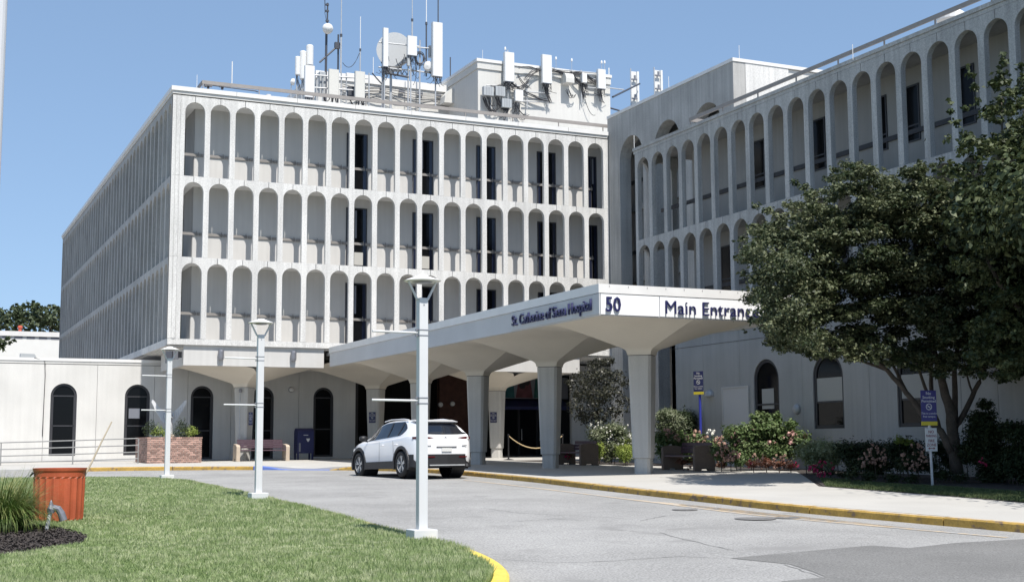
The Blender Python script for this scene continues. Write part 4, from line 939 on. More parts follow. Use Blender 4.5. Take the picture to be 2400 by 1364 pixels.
for (ua, va, ub, vb, n, sg) in ((1150, 202, 1190, 195, 5, .1), (1195, 195, 1280, 235, 7, .15), (1232, 190, 1270, 165, 6, -.2), (1200, 205, 1240, 190, 4, .2), (1135, 228, 1160, 258, 8, .3), (1165, 230, 1190, 255, 8, .2), (1205, 242, 1235, 268, 6, .4), (1275, 198, 1290, 240, 7, .1), (1296, 165, 1362, 172, 8, .12), (1340, 170, 1372, 200, 8, .2), (1372, 176, 1402, 190, 8, .1), (1362, 196, 1372, 232, 6, .05), (1328, 210, 1345, 220, 4, .3), (1368, 235, 1400, 272, 1, .5), (1405, 212, 1412, 240, 5, .1), (1215, 160, 1262, 168, 2, -.1), (1212, 178, 1240, 205, 3, .1)): cables(k, onY(ua, va, y-.05), onY(ub, vb, y-.05), n, sg, .12, .014)
k.build('leads', 'cable', pt_, fix=False)
for (u, v) in ((1184, 115), (1303, 138), (1340, 142), (1410, 147), (1417, 147)):
    a = onY(u, v, YA-.3); t = thing('gps_receiver', {1184: 'tiny white bulb receiver above the leftmost penthouse antenna', 1303: 'tiny white bulb receiver on a rod right of the middle antenna', 1340: 'tiny white bulb receiver on a rod above the tangled cables', 1410: 'left one of two tiny bulb receivers at the right corner', 1417: 'right one of two tiny bulb receivers at the right corner'}[u], 'receiver', a, 'tiny bulb receivers on the penthouse'); MB().lathe([(0, -.06), (.045, -.05), (.05, 0), (.03, .08), (0, .1)], a, 10).build('bulb', 'antw', t); MB().tube([a, a-Vector((0, 0, .55))], .012, 5).build('rod', 'galv', t)
# back mounted panels beyond the tower and cross bars
for i, (u0, u1, v0, v1) in enumerate(((1478, 1499, 166, 250), (1533, 1554, 163, 222))):
    y = 58.0; a = onY(u0, v0, y); b = onY(u1, v1, y); c = (a+b)/2
    t = thing('panel_antenna', ['white antenna seen from behind with frame, left of two beyond the tower', 'white antenna seen from behind, right of two beyond the tower'][i], 'antenna', (c.x, y, b.z), 'antennas beyond the tower')
    m = MB(); m.box(a.x+.08, b.x-.12, y+.1, y+.16, b.z, a.z); m.box(b.x-.12, b.x, y, y+.2, b.z, a.z); m.build('radome', 'antw', t); m = MB(); m.tube([(a.x, y, b.z-.8), (a.x, y, a.z+.1)], .035, 7); m.build('pole', 'galv', t)
    for f_ in (.2, .75): MB().obox((c.x-.05, y-.02, b.z+(a.z-b.z)*f_), (.32, .08, .06)).obox((c.x-.02, y-.03, b.z+(a.z-b.z)*f_+.1), (.1, .05, .25)).build('bracket', 'lampg', t)
t = thing('steel_arm', 'dark steel arm reaching from the penthouse towards the antennas beyond the tower', 'bracket', onY(1465, 215, 55.5)); m = MB(); m.tube([onY(1436, 228, 55.), onY(1499, 197, 57.8)], .05, 8); m.build('arm', 'gunmetal', t); MB().tube([onY(1424, 252, 55), onY(1452, 260, 55)], .04, 6).build('strut', 'gunmetal', t)
tag(MB().box(30.15, 30.9, 55.6, 57, MROOF, 16.6).build('roof_cabinet', 'antb', None), 'cream cabinet beside the right corner of the tall penthouse', 'cabinet')
# small lightning rods
for i, (u, v0, v1, y, lab) in enumerate(((462, 176, 206, 49.6, 'at the very corner of the main roof'), (1131, 118, 137, YA, 'on the front left corner of the tall penthouse'), (1732, 107, 138, 39.9, 'on the sunlit corner of the tower'), (1486, 318, 352, 39.6, 'at the far end of the wing parapet'), (1998, 105, 128, 27.6, 'on the wing parapet by the dark rail'), (1567, 180, 202, 44.5, 'on the sloping tower coping'), (612, 150, 178, 57, 'behind the slim tube antennas'))):
    a = onY(u, v0, y); b = onY(u, v1, y); tag(MB().tube([(a.x, y, a.z), (a.x, y, b.z-.15)], .010, 5).build('lightning_rod', 'antw', None), 'tiny pale lightning rod '+lab, 'lightning rod', 'lightning rods on the roofs') if i < 6 else None
# under-rail lights at the left corner
for i, (u, v, w_) in enumerate(((488, 199, .3), (521, 201, .18))):
    p = onY(u, v, 50.2); t = thing('roof_spotlight', ['dark spotlight under the rail at the roof corner, the larger', 'dark spotlight under the rail, the smaller right one'][i], 'spotlight', p, 'spotlights under the roof rail'); MB().obox(p, (w_, .2, .14)).build('head', 'lampg', t); MB().obox(p+Vector((0, 0, -.1)), (.08, .1, .12)).build('bracket', 'gunmetal', t)
tag(MB().tube([onY(480, 204, 50.3), onY(498, 201, 50.3), onY(598, 214, 50.3), onY(604, 216, 50.4)], .022, 6).build('roof_conduit', 'gunmetal', None), 'dark conduit lying behind the roof edge near the corner', 'conduit')
tag(MB().tube([(12.6, 50.6, MROOF), (12.6, 50.6, 13.95)], .10, 12).build('vent_pipe', 'white', None), 'short white vent pipe behind the roof rail', 'vent pipe')
# ------------------------------------------------------------------ lamp posts
def lamp(x, y, lab):
    z = lz(x, y)-.01 if y > 0 else 0
    t = thing('lamp_post', lab, 'lamp post', (x, y, z), 'white lamp posts along the lawn edge')
    yaw = math.radians(0)
    MB().obox((x, y, z+.06), (.31, .31, .15)).build('base', 'lampw', t, bevel=.008)
    MB().obox((x, y, z+1.57), (.118, .118, 2.88), 0).build('post', 'lampw', t, bevel=.008)
    for s in (-1, 1): MB().tube([(x+s*.055, y, z+2.99), (x+s*.075, y, z+3.0), (x+s*.185, y, z+3.22)], .016, 8).build('arm', 'lampw', t)
    MB().lathe([(0, 3.222), (.17, 3.218), (.225, 3.222), (.238, 3.228), (.20, 3.246), (.12, 3.275), (.07, 3.292), (.065, 3.305), (0, 3.308)], (x, y, z), 32).build('lamp_shade', 'white', t, smooth=False)
    MB().lathe([(0, 3.196), (.09, 3.198), (.13, 3.214), (0, 3.216)], (x, y, z), 24).build('lens', 'lampg', t)
    for h in (2.57, 1.72):
        br = MB().tube([(x-.06, y, z+h), (x-.66, y, z+h+.005)], .0145, 8).build('banner_arm', 'lampw', t)
        for d in (-.035, .035):
            q = MB(); q.obox((x, y, z+h+d), (.128, .128, .011)); q.obox((x-.075, y, z+h+d), (.03, .04, .025)); q.build('clamp_band', 'lampg', br)
    MB().obox((x, y-.061, z+2.92), (.015, .006, .015)).build('bolt', 'lampg', t)
    return t
lamp(5.86, 15.45, 'tall white lamp post in front of the white car, nearest the camera')
lamp(5.87, 23.85, 'white lamp post in front of the purple bench, middle of the three')
lamp(5.905, 33.3, 'white lamp post in front of the brick planter and statue, farthest of the three')
# ------------------------------------------------------------------ flagpole at the left edge of view
p = onS(-14, 200, 8.0)
q = onS(13, 0, 8.0); rr = .07; t = thing('flagpole', 'plain pale pole at the upper left edge of the picture', 'pole', (p.x, p.y, zr(p.x, p.y))); c = onS(-10, 0, 8.0)
MB().lathe([(rr*1.0, 0), (rr, 5), (rr*.9, 9), (0, 9.01)], (c.x, c.y, zr(c.x, c.y)), 20).build('shaft', 'lampw', t, smooth=False)
MB().lathe([(.16, 0), (.16, .06), (.1, .08), (.075, .1)], (c.x, c.y, zr(c.x, c.y)), 20).build('collar', 'galv', t)
# ------------------------------------------------------------------ car
def car(loc, heading):
    root = thing('parked_car', 'white compact crossover car with black lower cladding, parked at the kerb and seen from behind', 'car', (0, 0, 0))
    ST = [-2.185, -2.17, -2.13, -2.05, -1.93, -1.78, -1.60, -1.35, -1.05, -.7, -.3, .1, .45, .75, 1.0, 1.2, 1.5, 1.8, 2.0, 2.12, 2.19]
    tw_ = lambda X, P: float(np.interp(X, [a for a, _ in P], [b for _, b in P]))
    Wd = [(-2.185, .56), (-2.17, .64), (-2.13, .715), (-2.05, .785), (-1.93, .835), (-1.6, .885), (-1.2, .900), (0, .885), (1.2, .895), (1.6, .875), (1.9, .80), (2.05, .70), (2.12, .62), (2.19, .45)]
    Zr_ = [(-2.185, .82), (-2.17, .94), (-2.13, 1.03), (-2.05, 1.10), (-1.93, 1.17), (-1.78, 1.30), (-1.60, 1.42), (-1.35, 1.485), (-1.05, 1.525), (-.7, 1.54), (-.3, 1.54), (.1, 1.52), (.45, 1.45), (.75, 1.30), (1.0, 1.14), (1.2, 1.03), (1.5, .985), (1.8, .92), (2.0, .84), (2.12, .76), (2.19, .62)]
    Zb = [(-2.185, .82), (-2.17, .90), (-2.13, .985), (-2.05, 1.05), (-1.93, 1.085), (-1.6, 1.085), (-1, 1.045), (-.3, 1.0), (.45, .965), (1.0, .955), (1.2, .95), (1.5, .92), (1.8, .86), (2.0, .79), (2.12, .72), (2.19, .60)]
    Tp = [(-2.185, .60), (-2.13, .66), (-2.05, .69), (-1.93, .68), (-1.78, .63), (-1.6, .575), (-1.35, .57), (-.3, .60), (.45, .585), (.75, .60), (1.0, .63), (1.2, .68), (1.5, .70), (1.8, .62), (2.0, .52), (2.19, .30)]
    def sec(y):
        W, zt_, zb_, tp = tw_(y, Wd), tw_(y, Zr_), tw_(y, Zb), tw_(y, Tp)
        zu = tw_(y, [(-2.185, .40), (-2.1, .30), (-1.9, .25), (1.8, .22), (2.1, .24), (2.19, .34)])
        gh = zt_-zb_; k = min(1, gh/.25)
        wb = W*(.93 if k > .5 else .95)
        return [(0, zu), (W*.80, zu), (W*.96, zu+.07), (W, zu+.2), (W*1.0, .62 if zb_ > .7 else zu+.25), (W*.985, zb_-.10), (W*.965, zb_-.03), (wb, zb_), (wb*.985*(1-0)+0, zb_+gh*.10), (wb+(tp-wb)*.55, zb_+gh*.52), (tp+.02, zb_+gh*.90), (tp-.05, zb_+gh*.965), (tp*.6, zt_-.012*k), (0, zt_)]
    S = [sec(y) for y in ST]; NP = len(S[0])
    def P(i, j, side=1, off=0.):
        x, z = S[i][j]; p = Vector((x*side, ST[i], z))
        if off:
            x0, z0 = S[i][max(j-1, 0)]; x1, z1 = S[i][min(j+1, NP-1)]; n = Vector((z1-z0, 0, -(x1-x0))); ta = Vector((S[min(i+1, len(ST)-1)][j][0]-S[max(i-1, 0)][j][0], ST[min(i+1, len(ST)-1)]-ST[max(i-1, 0)], S[min(i+1, len(ST)-1)][j][1]-S[max(i-1, 0)][j][1]))
            tb = Vector((x1-x0, 0, z1-z0)); n = tb.cross(ta); 
            if n.length > 1e-6:
                n.normalize()
                if n.dot(Vector((x, 0, z-.8))) < 0: n = -n
                p += Vector((n.x*side, n.y, n.z))*off
        return p
    vs = []; fs = []; 
    for i in range(len(ST)):
        row = [P(i, j, 1) for j in range(NP)]+[P(i, j, -1) for j in range(NP-2, 0, -1)]; vs += row
    W2 = 2*NP-2
    for i in range(len(ST)-1):
        for j in range(W2): fs.append((i*W2+j, i*W2+(j+1) % W2, (i+1)*W2+(j+1) % W2, (i+1)*W2+j))
    fs.append(tuple(range(W2))); fs.append(tuple((len(ST)-1)*W2+j for j in range(W2)))
    body = MB().add(vs, fs).build('body', 'carw', root, smooth=True)
    cutm = MB()
    for y in (-1.28, 1.375): cutm.lathe([(0, -1.2), (.405, -1.2), (.405, 1.2), (0, 1.2)], (0, y, .345), 32, 'X')
    cut = cutm.build('cutter', 'black'); md = body.modifiers.new('b', 'BOOLEAN'); md.operation = 'DIFFERENCE'; md.object = cut; md.solver = 'EXACT'
    dg = bpy.context.evaluated_depsgraph_get(); me = bpy.data.meshes.new_from_object(body.evaluated_get(dg)); body.modifiers.clear(); body.data = me; bpy.data.objects.remove(cut)
    while len(me.materials) > 1: me.materials.pop()
    me.polygons.foreach_set('material_index', [0]*len(me.polygons)); me.update(); smooth_by_angle(body, 28)
    # dark floor and wells inside
    m = MB(); m.box(-.80, .80, -2.05, 2.0, .235, .60)
    m.build('underbody', 'black', root)
    def shell(name, mt, ir, jr, off, sides=(1, -1)):
        m = MB()
        for s in sides:
            vs = []; fs = []; I = list(ir); J = list(jr)
            for i in I:
                for j in J: vs.append(P(i, j, s, off))
            w_ = len(J)
            for a in range(len(I)-1):
                for b_ in range(w_-1): fs.append((a*w_+b_, a*w_+b_+1, (a+1)*w_+b_+1, (a+1)*w_+b_))
            m.add(vs, fs)
        return m.build(name, mt, root, smooth=True, fix=True)
    # side glass: traced as one curved outline per side, between belt and roof rail
    for s in (1, -1):
        m = MB(); out = []
        def sp(y, f):
            W, zt_, zb_, tp = tw_(y, Wd), tw_(y, Zr_), tw_(y, Zb), tw_(y, Tp); gh = zt_-zb_; wb = W*.93
            j = [(wb*.985, zb_+gh*.10), (wb+(tp-wb)*.55, zb_+gh*.52), (tp+.02, zb_+gh*.90)]; fx = np.interp(f, [.10, .52, .90], [a for a, _ in j]); fz = np.interp(f, [.10, .52, .90], [b for _, b in j]); return Vector((s*(fx+.006), y, fz+.003))
        ys = np.linspace(-1.30, .98, 26); vs = []; fs = []
        for y in ys:
            lo = .10 if y > -1.18 else .10+(-1.18-y)*2.2; hi = .86 if y > -1.0 else .86-(-1.0-y)**1.6*2.3
            if y > .35: hi = .86-(y-.35)*.10
            hi = max(hi, lo+.02)
            for k in range(5): vs.append(sp(y, lo+(hi-lo)*k/4))
        for a in range(len(ys)-1):
            for b_ in range(4): fs.append((a*5+b_, a*5+b_+1, (a+1)*5+b_+1, (a+1)*5+b_))
        g_ = MB().add(vs, fs).build('side_window', 'carglass', root, smooth=True)
        for y in (-.38, -1.02): q = MB(); A_, B_ = sp(y, .11), sp(y-.03, .85); e = Vector((s*.004, 0, 0)); q.add([A_+e, A_+e+Vector((0, .07, 0)), B_+e+Vector((0, .07, 0)), B_+e], [(0, 1, 2, 3)]); q.build('pillar', 'black', g_, fix=False)
        # wheel arch cladding and sill
        for y in (-1.28, 1.375):
            prof = []; n = 20; vs = []; fs = []
            for k in range(n+1):
                t = math.radians(-22+224*k/n) if True else 0
                for r_, xo in ((.395, .84), (.395, .905), (.415, .915), (.475, .906), (.485, .88)):
                    vs.append((s*xo, y+math.cos(t)*r_, max(.20, .345+math.sin(t)*r_)))
            for k in range(n):
                for q in range(4): fs.append((k*5+q, k*5+q+1, (k+1)*5+q+1, (k+1)*5+q))
            MB().add(vs, fs).build('arch_cladding', 'cladding', root, smooth=False)
            MB().lathe([(.40, .45), (.40, .84)], (0, y, .345), 28, 'X', Matrix.Diagonal((s, 1, 1)), False).build('wheel_well', 'black', root, fix=False)
        m = MB(); m.prism([(-.85, .215), (.93, .215), (.93, .40), (.93, .405), (-.85, .425)], s*.86, s*.912, 'X'); m.build('sill_cladding', 'cladding', root)
        m = MB(); m.add([(s*.905, .02, .33), (s*.908, .03, .33), (s*.900, .03, .95), (s*.897, .02, .95)], [(0, 1, 2, 3)]); m.add([(s*.905, -.90, .42), (s*.908, -.89, .42), (s*.893, -.79, .97), (s*.89, -.80, .97)], [(0, 1, 2, 3)]); m.build('door_gap', 'joint', root, fix=False)
        for y in (-.18, -1.02): MB().tube([(s*.895, y-.09, .855), (s*.93, y-.06, .86), (s*.93, y+.06, .86), (s*.895, y+.09, .855)], .014, 8).build('door_handle', 'carw', root)
        mr = MB().lathe([(0, -.12), (.06, -.11), (.085, 0), (.06, .1), (0, .11)], (s*1.0, .82, 1.06), 12, 'X'); mo = mr.build('mirror', 'black', root, smooth=True); MB().tube([(s*.86, .84, .98), (s*.97, .83, 1.0)], .025, 6).build('stalk', 'black', mo)
        # tail lamps
        tl_ = MB(); tl_.prism([(s*.34, 1.02), (s*.58, 1.045), (s*.72, 1.05), (s*.72, .975), (s*.58, .965)], -2.15, -2.02, 'Y'); tl_.prism([(s*.70, -2.10), (s*.80, -2.02), (s*.845, -1.86), (s*.80, -1.86)], .985, 1.045, 'Z')
        o = tl_.build('tail_light', 'taill', root); MB().lathe([(0, 0), (.032, 0), (.032, .01), (0, .01)], (s*.66, -2.155, 1.005), 14, 'Y').build('lens', 'plate' if s > 0 else 'taill', o)
        MB().box(min(s*.36, s*.60), max(s*.36, s*.60), -2.215, -2.185, .50, .53).build('reflector', 'taill', root)
        MB().tube([(s*.60, -2.15, .30), (s*.60, -2.21, .30)], .038, 12).build('exhaust_tip', 'chrome', root)
        for y in (-1.28, 1.375):
            wh = bpy.data.objects.new('wheel', None); col.objects.link(wh); par(wh, root); c = (s*.80, y, .343)
            e = s
            MB().lathe([(.235, -.105), (.30, -.11), (.335, -.09), (.345, -.04), (.345, .04), (.335, .09), (.30, .11), (.235, .105)], c, 36, 'X', None, False).build('tyre', 'tyre', wh, smooth=True)
            q = MB(); q.lathe([(.235, -.1), (.238, .085), (.222, .095), (.218, .03)], c, 36, 'X', Matrix.Diagonal((e, 1, 1)), False); q.lathe([(0, .06), (.05, .06), (.055, .03)], c, 16, 'X', Matrix.Diagonal((e, 1, 1)))
            for k in range(5):
                for dd in (-.17, .17):
                    a = 2*math.pi*k/5+.3; a2 = a+dd; v1 = Vector((0, math.cos(a), math.sin(a)))*.045; v2 = Vector((0, math.cos(a2), math.sin(a2)))*.222; n_ = Vector((0, -math.sin(a2), math.cos(a2)))*.017; cc = Vector(c); f = Vector((e*.075, 0, 0)); b_ = Vector((e*.03, 0, 0))
                    q.add([cc+v1-n_+f, cc+v2-n_+f*1.05, cc+v2+n_+f*1.05, cc+v1+n_+f, cc+v1-n_+b_, cc+v2-n_+b_, cc+v2+n_+b_, cc+v1+n_+b_], [(0, 1, 2, 3), (0, 4, 5, 1), (3, 2, 6, 7), (4, 7, 6, 5)])
            q.build('rim', 'rim', wh); MB().lathe([(0, .0), (.22, .0)], c, 24, 'X', Matrix.Diagonal((e, 1, 1)), False).build('brake_disc', 'black', wh, fix=False)
    # rear: glass, spoiler, bumper cladding, plate, trim
    rg = MB(); vs = []; fs = []; rows = [(1.115, -2.04, .70), (1.175, -1.935, .675), (1.29, -1.80, .615), (1.375, -1.68, .555), (1.40, -1.64, .52)]
    n = 12
    for z, y, hw in rows:
        for k in range(n+1): t = -1+2*k/n; vs.append((hw*t, y-.025+.05*abs(t)**2.5, z))
    for a in range(len(rows)-1):
        for k in range(n): fs.append((a*(n+1)+k, a*(n+1)+k+1, (a+1)*(n+1)+k+1, (a+1)*(n+1)+k))
    rw_ = rg.add(vs, fs).build('rear_window', 'carglass', root, smooth=True)
    MB().tube([(0.0, -2.07, 1.135), (-.15, -2.05, 1.155), (-.42, -2.035, 1.14)], .010, 6).build('wiper', 'black', rw_)
    sp_ = MB(); sp_.prism([(-1.70, 1.435), (-1.72, 1.455), (-1.40, 1.515), (-1.30, 1.50)], -.60, .60, 'X'); sp_.build('spoiler', 'carw', root); MB().box(-.58, .58, -1.705, -1.62, 1.415, 1.434).build('spoiler_lip', 'black', root)
    m = MB(); Q = [(-.72, -2.08), (-.56, -2.19), (0, -2.225), (.56, -2.19), (.72, -2.08), (.84, -1.92), (.895, -1.66), (-.895, -1.66), (-.84, -1.92)]
    m.prism(Q, .255, .585, 'Z'); m.build('bumper_cladding', 'cladding', root); MB().box(-.52, .52, -2.238, -2.20, .285, .315).build('skid_trim', 'galv', root)
    MB().box(-.15, .15, -2.215, -2.19, .655, .745).build('licence_plate', 'plate', root); MB().box(-.30, .30, -2.205, -2.18, .765, .785).build('handle_strip', 'cladding', root)
    e_ = MB().lathe([(.055, -.008), (.062, 0), (.055, .008)], (0, -2.135, .975), 24, 'Y'); e_.tube([(-.05, -2.137, .985), (0, -2.137, .960), (.05, -2.137, .985)], .006, 6); e_.build('emblem', 'chrome', root)
    for s in (1, -1): MB().box(min(s*.46, s*.60), max(s*.46, s*.60), -2.205, -2.195, .80, .815).build('badge', 'chrome', root)
    # windscreen
    m = MB(); vs = []; fs = []; rows = [(1.07, 1.10, .66), (1.17, .96, .64), (1.31, .74, .60), (1.44, .47, .56)]
    for z, y, hw in rows:
        for k in range(9): t = -1+2*k/8; vs.append((hw*t, y+.02-.05*abs(t)**2, z+.01))
    for a in range(3):
        for k in range(8): fs.append((a*9+k, a*9+k+1, (a+1)*9+k+1, (a+1)*9+k))
    m.add(vs, fs).build('windscreen', 'carglass', root, smooth=True)
    for s in (1, -1): MB().prism([(s*.45, .76), (s*.72, .80), (s*.74, .72), (s*.5, .70)], 2.0, 2.08, 'Y').build('headlight', 'plate', root)
    for s in (1, -1): MB().tube([(s*.60, -1.2, 1.515), (s*.60, -.9, 1.545), (s*.595, -.1, 1.55), (s*.585, .3, 1.51)], .014, 6).build('roof_rail', 'carw', root)
    root.location = loc; root.rotation_euler = (math.radians(-1.0), 0, heading)
    return root
ax = G(950, 1121); bx = G(1068, 1119); fx_ = G(851, 1114)
h = math.atan2(-(fx_.x-ax.x), (fx_.y-ax.y))
mid = (ax+bx)/2; hd = Vector((-math.sin(h), math.cos(h), 0)); cp_ = mid+hd*1.28
cp_ += Vector((math.cos(YAW), -math.sin(YAW), 0))*.0
car((cp_.x, cp_.y, zr(cp_.x, cp_.y)+.004), h)
# ------------------------------------------------------------------ orange bin with a stick
p = G(136, 1224, .12); t = thing('rubbish_bin', 'ribbed orange plastic bin standing on the lawn', 'bin', p); zb = lz(p.x, p.y)-.02
prof = []; n = 60; vs = []; fs = []
def ribr(r, j): return r+(.012 if j % 3 == 0 else -.006)
rows = [(0, .300, 0), (.03, .328, 0), (.06, .333, 1), (.62, .345, 1), (.645, .349, 0), (.70, .352, 0), (.73, .366, 0), (.765, .372, 0), (.765, .345, 0), (.70, .335, 0), (.06, .30, 0)]
for h_, r_, rb in rows:
    for j in range(n): a = 2*math.pi*j/n; rr = ribr(r_, j) if rb else r_; vs.append((p.x+rr*math.cos(a), p.y+rr*math.sin(a), zb+h_))
for i in range(len(rows)-1):
    for j in range(n): fs.append((i*n+j, i*n+(j+1) % n, (i+1)*n+(j+1) % n, (i+1)*n+j))
MB().add(vs, fs).build('tub', 'orange', t, fix=False)
for j in range(0, n, 3):
    a = 2*math.pi*j/n; MB().obox((p.x+.353*math.cos(a), p.y+.349*math.sin(a), zb+.63), (.014, .014, .014), a).build('rivet', 'salmon', t)
for s in (-1,): MB().tube([(p.x+s*.36, p.y-.08, zb+.7), (p.x+s*.40, p.y, zb+.66), (p.x+s*.36, p.y+.08, zb+.7)], .012, 6).build('handle', 'cladding', t)
a = p+Vector((.29, .0, .55)); b_ = onS(262, 988, 19.6); tag(MB().tube([a, a.lerp(b_, .33)+Vector((.008, 0, 0)), a.lerp(b_, .66), b_], [.016, .014, .012, .010], 8).build('wooden_stake', 'wood', None), 'thin weathered stick leaning out of the orange bin', 'stick')
# spot fixture in the mulch
p = G(107, 1246, .15); t = thing('ground_spotlight', 'small grey spotlight on a leaning white stake in the mulch', 'spotlight', p)
MB().tube([p+Vector((0, 0, -.03)), p+Vector((.05, 0, .26))], .026, 10).build('stake', 'lampw', t); q = p+Vector((.055, 0, .29)); MB().lathe([(0, -.05), (.045, -.05), (.05, .0), (.03, .05), (.014, .10), (0, .12)], q, 12).build('cap', 'lampg', t)
MB().tube([q+Vector((.02, 0, .02)), q+Vector((.09, 0, .0)), q+Vector((.13, -.01, -.06)), q+Vector((.16, -.02, -.15))], [.04, .045, .048, .05], 12).build('head', 'lampg', t)
# ------------------------------------------------------------------ railing left
rg = thing('ramp_railing', 'grey pipe railing with four rails beside the annex', 'railing', (4, 51, -.6)); Y_ = 49.6
def rp(u, v): return onY(u, v, Y_)
tops = [(-60, 1040), (3, 1037), (172, 1032), (325, 1027)]; bots = [(-60, 1097), (3, 1093), (172, 1089), (330, 1084)]
for (u, v), (u2, v2) in zip(tops, bots): MB().tube([rp(u, v), Vector((rp(u, v).x, Y_, rp(u2, v2).z-.05))], .022, 8).build('post', 'railg', rg)
for k, f in enumerate((0, .28, .56, .83)):
    pts = [rp(u, v+(v2-v)*f) for (u, v), (u2, v2) in zip(tops, bots)]; pts = [Vector((a.x, Y_, a.z)) for a in pts]
    if k == 0: pts[-1] = pts[-1]+Vector((-.05, 0, 0)); pts.append(Vector((pts[-1].x+.08, Y_, pts[-1].z-.06)))
    MB().tube(pts, .02, 8).build('rail', 'railg', rg)
# ------------------------------------------------------------------ brick planter with statue
ypl = 49.3; xl, xr = float(onY(345, 1050, ypl).x), float(onY(473, 1050, ypl).x); ztop = float(onY(400, 1023, ypl).z); zbt = zr(9, ypl)+KERB-.03; yb2 = ypl+2.7
pl = thing('brick_planter', 'square red brick planter full of small shrubs with a white statue', 'planter', ((xl+xr)/2, ypl+.8, zbt))
MB().box(xl+.03, xr-.03, ypl+.03, yb2, zbt, ztop-.03).build('core', 'mortar', pl)
MB().box(xl+.12, xr-.12, ypl+.12, yb2-.1, ztop-.028, ztop-.015).build('soil', 'mulch', pl)
ch = (ztop-zbt)/13; bw = .205; brick_me = {}
def brick(x0, x1, y0, y1, z, hh):
    key = (round(x1-x0, 3), round(y1-y0, 3), round(hh, 3))
    if key not in brick_me:
        brick_me[key] = MB().box(0, x1-x0, 0, y1-y0, 0, hh).mesh('brick', 'brick')
    o = bpy.data.objects.new('brick', brick_me[key]); col.objects.link(o); o.location = (x0+random.uniform(-.002, .002), y0+random.uniform(-.003, .002), z); o.parent = pl; o.matrix_parent_inverse = wm(pl).inverted()
for r in range(13):
    z = zbt+r*ch; hh = ch-.016
    if r == 12:
        x = xl-.01
        while x < xr: brick(x, min(x+.062, xr+.01), ypl-.012, ypl+.10, z, hh); x += .070
        y = ypl+.11
        while y < yb2: brick(xl-.012, xl+.10, y, min(y+.062, yb2), z, hh); y += .07
        continue
    x = xl+(-.10 if r % 2 else 0)
    while x < xr-.02:
        a, b_ = max(x, xl), min(x+bw, xr)
        if b_-a > .03: brick(a, b_, ypl, ypl+.09, z, hh)
        x += bw+.016
    y = ypl+.10-(.10 if r % 2 else 0)
    while y < yb2-.02:
        a, b_ = max(y, ypl+.1), min(y+bw, yb2)
        if b_-a > .03: brick(xl, xl+.09, a, b_, z, hh)
        y += bw+.016
# statue: robed winged figure on the planter
sx = float(onY(396, 1000, ypl+2.0).x); sy = ypl+2.0; sz = ztop-.03
st = thing('angel_statue', 'white winged angel statue standing in the brick planter behind a lamp post', 'statue', (sx, sy, sz))
MB().lathe([(0, 0), (.24, 0), (.24, .10), (.2, .12), (0, .12)], (sx, sy, sz), 8).build('plinth', 'stone', st)
S_ = .80
prof = [(0, .12), (.17, .12), (.185, .2), (.15, .55), (.115, .80), (.10, .92), (.125, 1.05), (.14, 1.18), (.12, 1.27), (.05, 1.32), (.042, 1.37), (.06, 1.41), (.078, 1.47), (.075, 1.53), (.05, 1.58), (0, 1.6)]
vs = []; fs = []; n = 24
for r_, h_ in prof:
    for j in range(n): a = 2*math.pi*j/n; fo = 1+(.07*math.sin(a*7+h_*2) if h_ < .9 else 0); vs.append((sx+r_*fo*math.cos(a)*S_*(1.15 if .95 < h_ < 1.3 else 1), sy+r_*fo*math.sin(a)*S_*.85, sz+h_*S_))
for i in range(len(prof)-1):
    for j in range(n): fs.append((i*n+j, i*n+(j+1) % n, (i+1)*n+(j+1) % n, (i+1)*n+j))
MB().add(vs, fs).build('body', 'statue', st, smooth=True)
for s in (-1, 1):
    m = MB(); m.tube([Vector((sx+s*.11, sy, sz+1.22*S_)), Vector((sx+s*.17, sy-.03, sz+1.0*S_)), Vector((sx+s*.10, sy-.13, sz+.93*S_)), Vector((sx+s*.02, sy-.17, sz+1.02*S_))], [.04, .035, .028, .02], 8); m.build('arm', 'statue', st, smooth=True)
    P = [(.05, .78), (.16, .70), (.26, .86), (.30, 1.0), (.34, 1.06), (.40, 1.20), (.46, 1.32), (.50, 1.45), (.56, 1.60), (.545, 1.70), (.50, 1.69), (.40, 1.52), (.28, 1.36), (.16, 1.22), (.06, 1.13)]
    P = [(sx+s*a*1.18, sz+(b_*S_)+(.12 if b_ > 1 else 0)*(b_-1)) for a, b_ in P]
    wg = MB().prism(P, sy+.07, sy+.11, 'Y').build('wing', 'statue', st)
    for k in range(6):
        t0 = k/6; a0 = Vector((sx+s*(.10+.40*t0)*1.18, sy+.063, sz+(1.08+.55*t0)*S_)); b0 = Vector((sx+s*(.14+.36*t0)*1.18, sy+.063, sz+(.84+.50*t0)*S_)); MB().tube([a0, b0], .012, 5).build('feather', 'statue', wg)
# ------------------------------------------------------------------ benches
def bench_l(x0, x1, y, lab):
    z = zr((x0+x1)/2, y)+KERB; t = thing('bench', lab, 'bench', ((x0+x1)/2, y, z))
    for x in (x0, x1-.14):
        m = MB(); m.prism([(y-.30, z), (y-.12, z), (y-.10, z+.10), (y+.12, z+.10), (y+.14, z), (y+.30, z), (y+.30, z+.60), (y+.22, z+.66), (y-.22, z+.62), (y-.32, z+.55)], x, x+.14, 'X'); m.build('bench_end', 'stone', t)
    for i in range(4): MB().box(x0+.145, x1-.145, y-.28+i*.12, y-.18+i*.12, z+.40, z+.44).build('seat_slat', 'benchs', t)
    for i in range(4): MB().box(x0+.145, x1-.145, y+.19+i*.025, y+.22+i*.025, z+.50+i*.085, z+.575+i*.085).build('back_slat', 'benchs', t)
    return t
yb_ = 50.9; bench_l(float(onY(550, 1060, yb_).x), float(onY(674, 1060, yb_).x), yb_, 'long purple brown slatted bench with tan precast ends beside the mailbox')
